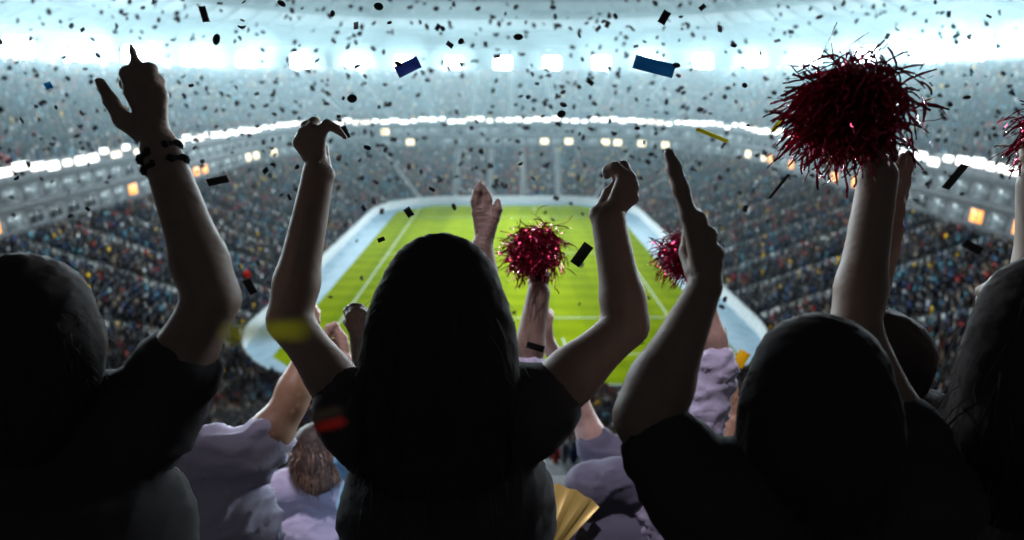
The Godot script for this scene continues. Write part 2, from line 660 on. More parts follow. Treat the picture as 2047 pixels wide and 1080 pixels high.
func make_crowd() -> void:
	var kinds := [figure(0), figure(1), figure(2)]
	var low := ring(270.0, -85.0)
	low.append(low[0])
	var up := ring(230.0, -50.0)
	var near := []
	var patch := FastNoiseLite.new()
	patch.seed = 9
	patch.frequency = 0.05
	for tier in 2:
		var sets := [[], [], []]
		var cols := [[], [], []]
		var aisles: Array = low_aisles if tier == 0 else up_aisles
		for r in (LOW_ROWS if tier == 0 else UP_ROWS):
			var off := (LOW_FIRST + (r + 0.5) * LOW_DEEP) if tier == 0 else (UP_FIRST + (r + 0.5) * UP_DEEP)
			var h := (LOW_FOOT + r * LOW_RISE) if tier == 0 else (UP_FOOT + r * UP_RISE)
			for p in along_ring(low if tier == 0 else up, off, 0.52 if tier == 0 else 0.66, rng.randf() * 0.5):
				if rng.randf() < 0.07:
					continue
				var q: Vector3 = p[0] + p[1] * rng.randf_range(-0.38, 0.38)
				var clear := true
				for a in aisles:
					var d: Vector3 = q - a[0]
					if absf(d.dot(Vector3.UP.cross(a[1]))) < 1.0 and d.dot(a[1]) > -1.0:
						clear = false
						break
				if not clear:
					continue
				var t := facing(p[1].rotated(Vector3.UP, rng.randf_range(-0.5, 0.5)), q + Vector3.UP * (h + 0.01))
				t.basis = t.basis * rng.randf_range(0.9, 1.12)
				var k := rng.randi() % 10
				k = 1 if k < 2 else (2 if k == 2 else 0)
				var c := pick_cloth()
				var block := patch.get_noise_2d(q.x, q.z + h * 2.0)
				if block > 0.12 and rng.randf() < 0.3:
					c = [4, 7, 4, 9, 7][rng.randi() % 5]
				elif block < -0.2 and rng.randf() < 0.25:
					c = [6, 1, 10][rng.randi() % 3]
				elif tier == 0 and rng.randf() < 0.006:
					c = 11
				if tier == 0 and hand_count_region(q + Vector3.UP * (h + 1.0)):
					near.append([q.distance_to(EYE), k, t, c])
					continue
				sets[k].append(t)
				cols[k].append(clothes[c] * rng.randf_range(0.7, 1.5))
		if tier == 0:
			near.sort_custom(func(a, b): return a[0] < b[0])
			for i in range(280, near.size()):
				sets[near[i][1]].append(near[i][2])
				cols[near[i][1]].append(clothes[near[i][3]])
		for k in 3:
			var mm := MultiMesh.new()
			mm.transform_format = MultiMesh.TRANSFORM_3D
			mm.use_colors = true
			mm.mesh = kinds[k]
			mm.instance_count = sets[k].size()
			for i in sets[k].size():
				mm.set_instance_transform(i, sets[k][i])
				mm.set_instance_color(i, cols[k][i])
			var o := MultiMeshInstance3D.new()
			o.multimesh = mm
			o.material_override = mats.crowd
			o.name = numbered("crowd")
			add_child(o, true)
			var how: String = ["sitting", "cheering with both arms up", "waving one arm"][k]
			tag(o, "mass of tiny spectators %s in the %s tier" % [how, ["lower", "upper"][tier]], "crowd", "", "stuff")
	# the nearest ones that show between the people in front, one by one
	var shirts := []
	for c in clothes:
		shirts.append(mat(c, 0.9))
		shirts[-1].albedo_color = c.linear_to_srgb()
	for i in mini(280, near.size()):
		var e: Array = near[i]
		var m: StandardMaterial3D = shirts[e[3]]
		m.vertex_color_use_as_albedo = true
		var o := put("person", kinds[e[1]], m, null, e[2])
		var how: String = ["sitting", "with both arms up", "with one arm up"][e[1]]
		tag(o, "tiny person in %s clothes %s in the near lower tier" % [shade_names[e[3]], how], "person", "%s spectators %s in the near lower tier" % [shade_names[e[3]], how])


func hand_count_region(p: Vector3) -> bool:
	var v := cam.basis.transposed() * (p - EYE)
	var x := 1023.5 + v.x / -v.z * LENS
	var y := 540.0 - v.y / -v.z * LENS
	return x > 425 and x < 585 and y > 735 and y < 870 or x > 180 and x < 330 and y > 640 and y < 850 or x > 1830 and x < 1930 and y > 640 and y < 820 or x > 1360 and x < 1500 and y > 730 and y < 900


# ---------------------------------------------------------------- bodies
# A body is a field of tapered bones joined by a smooth minimum and meshed as surface nets.
# A bone is [from, to, radius at from, radius at to, squash direction, squash factor].
class Job:
	var bones := []
	var cell := 0.01
	var soft := 0.006
	var wrinkle := 0.0
	var wrinkle_scale := 30.0
	var seed_ := 1
	var streaks := false
	var verts := PackedVector3Array()
	var normals := PackedVector3Array()
	var index := PackedInt32Array()

	func run() -> void:
		var lo := Vector3.INF
		var hi := -Vector3.INF
		for b in bones:
			var r := maxf(b[2], b[3]) / minf(1.0, b[5]) + soft * 3.0
			for p in [b[0], b[1]]:
				lo = lo.min(p - Vector3.ONE * r)
				hi = hi.max(p + Vector3.ONE * r)
		lo -= Vector3.ONE * cell * 2.0
		hi += Vector3.ONE * cell * 2.0
		var nx := int((hi.x - lo.x) / cell) + 2
		var ny := int((hi.y - lo.y) / cell) + 2
		var nz := int((hi.z - lo.z) / cell) + 2
		var sum := PackedFloat32Array()
		sum.resize(nx * ny * nz)
		for b in bones:
			var a: Vector3 = b[0]
			var ab: Vector3 = b[1] - b[0]
			var ra: float = b[2]
			var dr: float = b[3] - b[2]
			var n: Vector3 = b[4]
			var f: float = b[5] - 1.0
			var inv := 1.0 / maxf(ab.length_squared(), 1e-9)
			var r := maxf(b[2], b[3]) / minf(1.0, b[5]) + soft * 3.0
			var blo: Vector3 = ((b[0] as Vector3).min(b[1]) - Vector3.ONE * r - lo) / cell
			var bhi: Vector3 = ((b[0] as Vector3).max(b[1]) + Vector3.ONE * r - lo) / cell
			var flat_ := absf(f) > 0.001
			for z in range(int(blo.z), int(bhi.z) + 2):
				for y in range(int(blo.y), int(bhi.y) + 2):
					var row := (z * ny + y) * nx
					var py := Vector3(lo.x, lo.y + y * cell, lo.z + z * cell) - a
					for x in range(int(blo.x), int(bhi.x) + 2):
						var p := py
						p.x += x * cell
						var t := clampf(p.dot(ab) * inv, 0.0, 1.0)
						p -= ab * t
						if flat_:
							p += n * (p.dot(n) * f)
						var d := p.length() - ra - dr * t
						if d < soft * 3.0:
							sum[row + x] += exp(-d / soft)
		# to a distance in units of soft; inside is negative
		var nets := PackedInt32Array()
		nets.resize(nx * ny * nz)
		nets.fill(-1)
		var step := [1, nx, nx * ny]
		var off := [0, 1, nx, nx + 1, nx * ny, nx * ny + 1, nx * ny + nx, nx * ny + nx + 1]
		var noise := FastNoiseLite.new()
		noise.seed = seed_
		noise.frequency = wrinkle_scale
		noise.fractal_octaves = 1
		for z in nz - 1:
			for y in ny - 1:
				var base := (z * ny + y) * nx
				for x in nx - 1:
					var i := base + x
					var m := 0
					if sum[i] > 1.0: m += 1
					if sum[i + 1] > 1.0: m += 1
					if sum[i + nx] > 1.0: m += 1
					if sum[i + nx + 1] > 1.0: m += 1
					var j := i + nx * ny
					if sum[j] > 1.0: m += 1
					if sum[j + 1] > 1.0: m += 1
					if sum[j + nx] > 1.0: m += 1
					if sum[j + nx + 1] > 1.0: m += 1
					if m == 0 or m == 8:
						continue
					var v := []
					for k in 8:
						v.append(-log(maxf(sum[i + off[k]], 1e-6)))
					var at_ := Vector3.ZERO
					var n_ := 0
					for e in [[0, 1, 0], [2, 3, 0], [4, 5, 0], [6, 7, 0], [0, 2, 1], [1, 3, 1], [4, 6, 1], [5, 7, 1], [0, 4, 2], [1, 5, 2], [2, 6, 2], [3, 7, 2]]:
						var p: float = v[e[0]]
						var q: float = v[e[1]]
						if (p < 0.0) != (q < 0.0):
							var c := Vector3(e[0] & 1, (e[0] >> 1) & 1, e[0] >> 2)
							c[e[2]] += p / (p - q)
							at_ += c
							n_ += 1
					at_ /= n_
					var g := Vector3(v[1] + v[3] + v[5] + v[7] - v[0] - v[2] - v[4] - v[6], v[2] + v[3] + v[6] + v[7] - v[0] - v[1] - v[4] - v[5], v[4] + v[5] + v[6] + v[7] - v[0] - v[1] - v[2] - v[3]).normalized()
					nets[i] = verts.size()
					var w := lo + (Vector3(x, y, z) + at_) * cell
					if wrinkle > 0.0:
						if streaks:
							w += g * wrinkle * noise.get_noise_3d(w.x * 2.2, w.y * 0.22, w.z * 2.2) * 2.0
						else:
							var s := noise.get_noise_3d(w.x * 0.55 + w.y * 0.9, w.y * 1.5 - w.x * 0.5, w.z * 0.7)
							var c := maxf(0.0, 1.0 - absf(s) * 2.8)
							w += g * wrinkle * (c * sqrt(c) * 1.3 - 0.3 + s * 0.6)
					verts.append(w)
					normals.append(g)
		for z in range(1, nz - 1):
			for y in range(1, ny - 1):
				var base := (z * ny + y) * nx
				for x in range(1, nx - 1):
					var i := base + x
					if nets[i] < 0 and nets[i - 1 - nx] < 0 and nets[i - 1 - nx * ny] < 0 and nets[i - nx - nx * ny] < 0:
						continue
					var s := sum[i] > 1.0
					for k in 3:
						if (sum[i + step[k]] > 1.0) == s:
							continue
						var u: int = step[(k + 1) % 3]
						var w: int = step[(k + 2) % 3]
						var a := nets[i]
						var b := nets[i - u]
						var c := nets[i - u - w]
						var d := nets[i - w]
						if a < 0 or b < 0 or c < 0 or d < 0:
							continue
						if s:
							index.append_array([a, c, b, a, d, c])
						else:
							index.append_array([a, b, c, a, c, d])
		if wrinkle > 0.0:
			# shade the folds: normals from the moved faces
			normals.fill(Vector3.ZERO)
			for t in range(0, index.size(), 3):
				var n := (verts[index[t + 2]] - verts[index[t]]).cross(verts[index[t + 1]] - verts[index[t]])
				for k in 3:
					normals[index[t + k]] += n
			for q in normals.size():
				normals[q] = normals[q].normalized()


var jobs := []       # every Job
var awaiting := []   # [called, jobs of the mesh, material, parent]


func bone(a: Vector3, b: Vector3, ra: float, rb: float, n := Vector3.ZERO, f := 1.0) -> Array:
	return [a, b, ra, rb, n, f]


func job(bones: Array, cell: float, soft: float, wrinkle := 0.0, wrinkle_scale := 30.0) -> Job:
	var j := Job.new()
	j.bones = bones
	j.cell = cell
	j.soft = soft
	j.wrinkle = wrinkle
	j.wrinkle_scale = wrinkle_scale
	j.seed_ = jobs.size() + 5
	jobs.append(j)
	return j


func later(called: String, of: Array, material: Material, parent: Node3D) -> void:
	awaiting.append([called, of, material, parent])


func run_jobs() -> void:
	var id := WorkerThreadPool.add_group_task(func(i: int) -> void: jobs[i].run(), jobs.size())
	WorkerThreadPool.wait_for_group_task_completion(id)
	for e in awaiting:
		var v := PackedVector3Array()
		var n := PackedVector3Array()
		var ix := PackedInt32Array()
		for j in e[1]:
			var first := v.size()
			v.append_array(j.verts)
			n.append_array(j.normals)
			for q in j.index:
				ix.append(q + first)
		var arrays := []
		arrays.resize(Mesh.ARRAY_MAX)
		arrays[Mesh.ARRAY_VERTEX] = v
		arrays[Mesh.ARRAY_NORMAL] = n
		arrays[Mesh.ARRAY_INDEX] = ix
		var m := ArrayMesh.new()
		m.add_surface_from_arrays(Mesh.PRIMITIVE_TRIANGLES, arrays)
		put(e[0], m, e[2], e[3])


# a chain of [x, y, depth, radius], all but the depth in pixels of the photograph, turned into bones
func chain(pts: Array, n := Vector3.ZERO, f := 1.0) -> Array:
	var out := []
	for i in pts.size() - 1:
		var p: Array = pts[i]
		var q: Array = pts[i + 1]
		out.append(bone(at(p[0], p[1], p[2]), at(q[0], q[1], q[2]), p[3] * p[2] / LENS, q[3] * q[2] / LENS, n, f))
	return out


# wrist [x, y, r], four knuckles [x, y], four fingers and a thumb as lists of [x, y, further away, r]
func hand(depth: float, wrist: Array, palm_r: float, knuckles: Array, fingers: Array, thumb: Array, extra := []) -> Array:
	var out := []
	for k in 4:
		var kn: Array = knuckles[k]
		var back: float = kn[2] if kn.size() > 2 else 0.0
		var off := (k - 1.5) * 0.3
		out += chain([[wrist[0] + (kn[0] - wrist[0]) * 0.1 + off * 2.0, wrist[1] + (kn[1] - wrist[1]) * 0.05, depth, palm_r], [kn[0], kn[1], depth + back, palm_r * 0.85]])
		var f := [[kn[0], kn[1], depth + back, palm_r * 0.85]]
		for p in fingers[k]:
			f.append([p[0], p[1], depth + p[2], p[3]])
		out += chain(f)
	var t := []
	for p in thumb:
		t.append([p[0], p[1], depth + p[2], p[3]])
	out += chain(t)
	for p in extra:
		out += chain([[p[0], p[1], depth + p[2], p[3]], [wrist[0], wrist[1], depth, wrist[2]]])
	return out


# spec: head [x, y, depth, radius in px], look (yaw in degrees, 0 looks at the pitch), shoulders [left, right] as [x, y, depth],
# arms: [elbow [x, y, depth, r], wrist [x, y, depth, r], hand bones or [], sleeve 0..2]
func person(label: String, spec: Dictionary) -> Node3D:
	var h: Array = spec.head
	var c := at(h[0], h[1], h[2])
	var r: float = h[3] * h[2] / LENS
	var sl := at(spec.left[0], spec.left[1], spec.left[2])
	var sr := at(spec.right[0], spec.right[1], spec.right[2])
	var across := (sr - sl).normalized()
	var front := Vector3.UP.cross(across).normalized()
	if front.z > 0:
		front = -front
	var neck := (sl + sr) / 2.0 + Vector3(0, 0.035, 0)
	var wide := sl.distance_to(sr) / 2.0
	var floor_y: float = spec.floor
	var hip := (sl + sr) / 2.0 + Vector3(0, -0.53 * spec.get("tall", 1.0), 0.0) + front * float(spec.get("lean", 0.0))
	hip.y = maxf(hip.y, floor_y + 0.45)
	var o := thing("person", label, "person", Vector3(hip.x, floor_y, hip.z), spec.get("group", ""))
	var base := o.position
	var body := Node3D.new()   # joints are found in the world; the meshes are moved under the person's base below
	body.free()
	var skin: Material = spec.skin
	var all_jobs := []
	# trunk and legs
	var spine := (neck - hip)
	var trunk := [
		bone(hip + spine * 0.62 - across * wide * 0.42, hip + spine * 0.62 + across * wide * 0.42, 0.105, 0.105, front, 1.0),
		bone(hip + spine * 0.3, hip + spine * 0.66, 0.12, 0.13, across, 0.85),
		bone(hip + Vector3(0, -0.02, 0), hip + spine * 0.35, 0.135, 0.118, across, 0.86),
		bone(sl - across * -0.02, neck - across * 0.03, 0.058, 0.062),
		bone(sr - across * 0.02, neck + across * 0.03, 0.058, 0.062),
	]
	var legs := []
	for s in [-1.0, 1.0]:
		var top: Vector3 = hip + across * 0.085 * s + Vector3(0, -0.06, 0)
		var foot: Vector3 = Vector3(hip.x, floor_y + 0.07, hip.z) + across * 0.11 * s
		var knee := top.lerp(foot, 0.48) + front * 0.03
		legs.append(bone(top, knee, 0.085, 0.06))
		legs.append(bone(knee, foot, 0.056, 0.042))
	var shoes := []
	for s in [-1.0, 1.0]:
		var foot: Vector3 = Vector3(hip.x, floor_y + 0.045, hip.z) + across * 0.11 * s
		shoes.append(bone(foot - front * 0.05, foot + front * 0.14, 0.044, 0.036, Vector3.UP, 1.1))
	var neck_bones := [bone(neck - spine * 0.08, c - Vector3(0, r * 0.5, 0), 0.058, 0.052)]
	var core := []
	for b in trunk:
		core.append(bone(b[0], b[1], b[2] - 0.012, b[3] - 0.012, b[4], b[5]))
	all_jobs.append(job(core + legs + neck_bones, 0.024, 0.01))
	# the head: skull, jaw, nose, brow, ears, lips
	var yaw: float = deg_to_rad(spec.get("look", 0.0))
	var f := front.rotated(Vector3.UP, yaw)
	var side := across.rotated(Vector3.UP, yaw)
	var u := Vector3.UP.rotated(side, deg_to_rad(spec.get("nod", 0.0)))
	f = f.rotated(side, deg_to_rad(spec.get("nod", 0.0)))
	var k := r / 0.095
	var head := [
		bone(c - f * 0.022 * k + u * 0.022 * k, c + f * 0.02 * k + u * 0.022 * k, 0.071 * k, 0.068 * k),
		bone(c + f * 0.03 * k - u * 0.02 * k, c + f * 0.05 * k - u * 0.085 * k, 0.055 * k, 0.026 * k),
		bone(c - f * 0.01 * k - u * 0.03 * k, c + f * 0.02 * k - u * 0.07 * k, 0.06 * k, 0.042 * k),
		bone(c + f * 0.088 * k + u * 0.012 * k, c + f * 0.108 * k - u * 0.028 * k, 0.008 * k, 0.013 * k),
		bone(c + f * 0.082 * k + u * 0.022 * k - side * 0.035 * k, c + f * 0.082 * k + u * 0.022 * k + side * 0.035 * k, 0.012 * k, 0.012 * k),
		bone(c + f * 0.08 * k - u * 0.055 * k - side * 0.016 * k, c + f * 0.08 * k - u * 0.055 * k + side * 0.016 * k, 0.009 * k, 0.009 * k),
	]
	for s in ([-1.0, 1.0] if not spec.has("hair_shape") or spec.get("ears", false) else []):
		head.append(bone(c + side * 0.08 * s * k - u * 0.005 * k - f * 0.005 * k, c + side * 0.083 * s * k - u * 0.035 * k - f * 0.002 * k, 0.018 * k, 0.01 * k, side, 1.8))
	all_jobs.append(job(head + [bone(neck, c - u * 0.05 * k, 0.056, 0.05 * k)], 0.0085, 0.005))
	# arms and hands
	var sleeves := []
	for e in [["left", sl], ["right", sr]]:
		if not spec.has("arm_" + e[0]):
			# hangs down behind others
			var s := -1.0 if e[0] == "left" else 1.0
			var elbow: Vector3 = e[1] + across * 0.07 * s + Vector3(0, -0.29, 0)
			var wrist: Vector3 = elbow + front * 0.12 + Vector3(0, -0.22, 0)
			var hb := [bone(e[1], elbow, 0.05, 0.04), bone(elbow, wrist, 0.042, 0.028)]
			all_jobs.append(job(hb, 0.011, 0.008))
			var d := (wrist - elbow).normalized()
			var b := across * s
			var hd := []
			for q in 4:
				var kn := wrist + d * 0.085 + front * (0.03 - 0.02 * q)
				hd.append(bone(wrist, kn, 0.015, 0.012))
				hd.append(bone(kn, kn + d * 0.035 - b * 0.012, 0.009, 0.008))
				hd.append(bone(kn + d * 0.035 - b * 0.012, kn + d * (0.05 - 0.006 * absf(q - 1)) - b * 0.035, 0.008, 0.007))
			hd.append(bone(wrist + front * 0.02, wrist + d * 0.05 + front * 0.05, 0.013, 0.011))
			hd.append(bone(wrist + d * 0.05 + front * 0.05, wrist + d * 0.08 + front * 0.05, 0.01, 0.008))
			all_jobs.append(job(hd, 0.005, 0.003))
			sleeves.append(bone(e[1], (e[1] as Vector3).lerp(elbow, 0.55), 0.062, 0.058))
			continue
		var arm: Array = spec["arm_" + e[0]]
		var el: Array = arm[0]
		var wr: Array = arm[1]
		var re: float = el[3] * el[2] / LENS
		var rw: float = wr[3] * wr[2] / LENS
		var elbow := at(el[0], el[1], el[2])
		var wrist := at(wr[0], wr[1], wr[2])
		var upper: float = arm[4] if arm.size() > 4 else 1.15
		var bones := [bone(e[1], e[1].lerp(elbow, 0.45), 0.055, re * upper), bone(e[1].lerp(elbow, 0.45), elbow, re * upper, re * 0.95), bone(elbow, elbow.lerp(wrist, 0.25), re * 0.95, re * 1.0), bone(elbow.lerp(wrist, 0.25), wrist, re * 1.0, rw)]
		all_jobs.append(job(bones, 0.009 if el[2] < 1.4 else 0.012, 0.007))
		if arm[2].size():
			all_jobs.append(job(arm[2] + [bone(elbow.lerp(wrist, 0.85), wrist, lerpf(re, rw, 0.85), rw)], 0.0042 if el[2] < 1.4 else 0.0052, 0.0021))
		var share: float = arm[3]
		var fat := 0.012
		if share > 0.0:
			var to: Vector3 = e[1].lerp(elbow, minf(share, 1.0))
			sleeves.append(bone(e[1], to, 0.066, lerpf(0.066, re * upper + fat, minf(share, 1.0))))
			if share > 1.0:
				sleeves.append(bone(elbow, elbow.lerp(wrist, share - 1.0), re + fat, lerpf(re, rw, share - 1.0) + fat))
	later("body", all_jobs, skin, o)
	# clothes
	var cloth := []
	for b in trunk:
		cloth.append(bone(b[0], b[1], b[2] + 0.016, b[3] + 0.016, b[4], b[5]))
	cloth.append(bone(hip + Vector3(0, -0.1, 0), hip, 0.13, 0.14, across, 0.8))
	later("shirt", [job(cloth + sleeves, 0.015 if h[2] < 1.4 else 0.011, 0.01, spec.get("wrinkle", 0.005), spec.get("folds", 9.0))], spec.shirt, o)
	var tr := []
	for b in legs:
		tr.append(bone(b[0], b[1], b[2] + 0.014, b[3] + 0.02))
	tr.append(bone(hip + Vector3(0, -0.05, 0), hip + Vector3(0, 0.05, 0), 0.125, 0.12, across, 0.8))
	later("trousers", [job(tr, 0.026, 0.012, 0.004, 9.0)], spec.get("trousers", mats.dark_cloth), o)
	later("shoes", [job(shoes, 0.009, 0.006)], mats.shoe, o)
	# eyes
	for s in [-1.0, 1.0]:
		var ball := SphereMesh.new()
		ball.radius = 0.011 * k
		ball.height = 0.022 * k
		ball.radial_segments = 10
		ball.rings = 6
		put("eye", ball, mats.eye, o, Transform3D(Basis(), c + f * 0.083 * k + u * 0.006 * k + side * 0.031 * s * k))
	# hair
	var hair: Array = spec.get("hair_shape", [])
	var hb := []
	if hair.is_empty():
		hb = [bone(c - f * 0.03 * k + u * 0.03 * k, c + f * 0.02 * k + u * 0.035 * k, 0.083 * k, 0.078 * k), bone(c - f * 0.045 * k - u * 0.01 * k, c - f * 0.04 * k + u * 0.03 * k, 0.068 * k, 0.075 * k)]
	else:
		hb = chain(hair, front, spec.get("hair_flat", 1.25))
	var hj := job(hb, 0.0095, 0.007, spec.get("hair_rough", 0.0012), 34.0)
	hj.streaks = true
	later("hair", [hj], spec.hair, o)
	var locks := hair_strands(hb, front, int(spec.get("strands", 260)), float(spec.get("strand_length", 0.035)), float(spec.get("droop", 0.5)), u, spec.get("thick", 1.0))
	put("hair_strands", locks, spec.get("strand_mat", spec.hair), o).set_meta("kind", "stuff")
	o.set_meta("base", base)
	return o


func hair_strands(bones: Array, front: Vector3, count: int, length: float, droop: float, up: Vector3, thick := 1.0) -> ArrayMesh:
	var st := st_new()
	for i in count:
		var b: Array = bones[rng.randi() % bones.size()]
		var t := rng.randf()
		var p: Vector3 = (b[0] as Vector3).lerp(b[1], t)
		var r: float = lerpf(b[2], b[3], t)
		var d := Vector3(rng.randfn(), rng.randfn(), rng.randfn())
		if (b[1] - b[0]).length() > 0.04:
			d -= (b[1] - b[0]).normalized() * d.dot((b[1] - b[0]).normalized()) * 0.8
		d = d.normalized()
		if d.dot(front) > 0.35:
			d = -d
		var n: Vector3 = b[4]
		var out := d - n * d.dot(n) * (1.0 - 1.0 / float(b[5]))
		var at_ := p + out * (r + 0.003)
		var go := (out.normalized() * (0.3 if i % 6 else 0.9) - up * droop + Vector3(rng.randfn(), rng.randfn(), rng.randfn()) * 0.3).normalized()
		var w := rng.randf_range(0.0006, 0.0014) * thick
		var l := length * rng.randf_range(0.5, 1.4)
		var across := go.cross(out).normalized() * w
		var prev := at_
		for s in 4:
			var next := prev + go * l / 4.0
			go = (go - up * droop * 0.35 - out * 0.12).normalized()
			var w0 := 1.0 - s / 4.0
			var w1 := 1.0 - (s + 1) / 4.0
			quad(st, prev - across * w0, prev + across * w0, next + across * w1, next - across * w1)
			prev = next
	st.generate_normals()
	return st.commit()


# the meshes of a person were built in the world: move them under the base of the person
func settle(o: Node3D) -> void:
	for c in o.get_children():
		c.position -= o.position


# ---------------------------------------------------------------- near stand
func make_near_stand() -> void:
	var o := thing("near_stand", "dark concrete steps of the upper tier that the cheering fans stand on", "stand")
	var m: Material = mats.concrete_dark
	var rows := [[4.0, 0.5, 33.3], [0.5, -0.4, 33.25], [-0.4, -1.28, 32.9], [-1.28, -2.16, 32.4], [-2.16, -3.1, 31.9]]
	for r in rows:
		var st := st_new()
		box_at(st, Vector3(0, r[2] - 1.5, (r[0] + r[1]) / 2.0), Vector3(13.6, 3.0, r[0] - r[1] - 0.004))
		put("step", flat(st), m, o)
	var st := st_new()
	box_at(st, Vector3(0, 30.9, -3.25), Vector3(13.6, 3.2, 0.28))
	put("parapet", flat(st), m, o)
	var w := thing("rear_shelter", "dark rear wall and roof deck over the fans, with side walls added to block light", "shelter")
	st = st_new()
	box_at(st, Vector3(0, 38.5, 4.2), Vector3(14.4, 17.0, 0.4))
	put("rear_wall", flat(st), mats.dark_roof, w)
	for s in [-1.0, 1.0]:  # unseen walls, added only to keep the side floodlights off the fans
		st = st_new()
		box_at(st, Vector3(7.1 * s, 38.0, -1.2), Vector3(0.4, 16.0, 10.4))
		put("side_light_blocker", flat(st), mats.dark_roof, w)
	st = st_new()
	box_at(st, Vector3(0, 44.25, 1.72), Vector3(15.0, 0.5, 5.0))
	put("roof_deck", flat(st), mats.dark_roof, w)
	# the lamp on the mast above the roof edge, which lights the row below
	var k := thing("mast_light", "floodlight on a mast above the roof edge over the near rows", "floodlight", Vector3(-3.0, 60.0, 0.2))
	st = st_new()
	bar(st, Vector3(0, -15.5, 0.6), Vector3(0, 0.3, 0.6), 0.25)
	put("mast", flat(st), mats.steel, k)
	st = st_new()
	box_at(st, Vector3(0, 0.14, 0.1), Vector3(0.7, 0.2, 0.9))
	put("housing", flat(st), mats.steel, k)
	var lamp := SphereMesh.new()
	lamp.radius = 0.2
	lamp.height = 0.2
	put("lamp", lamp, mats.lamp, k, Transform3D(Basis(), Vector3(0, 0.0, 0)))
	var l := SpotLight3D.new()
	l.name = "mast_beam"
	l.light_energy = 430.0
	l.light_size = 0.18
	l.light_color = Color(0.97, 0.93, 1.0)
	l.spot_angle = 14.0
	l.spot_attenuation = 2.0
	l.spot_range = 200.0
	l.shadow_enabled = true
	l.position = Vector3(0, -0.25, 0)
	k.add_child(l)
	l.look_at_from_position(Vector3(-3.0, 59.75, 0.2), Vector3(0.2, 34.0, -2.6), Vector3.FORWARD)


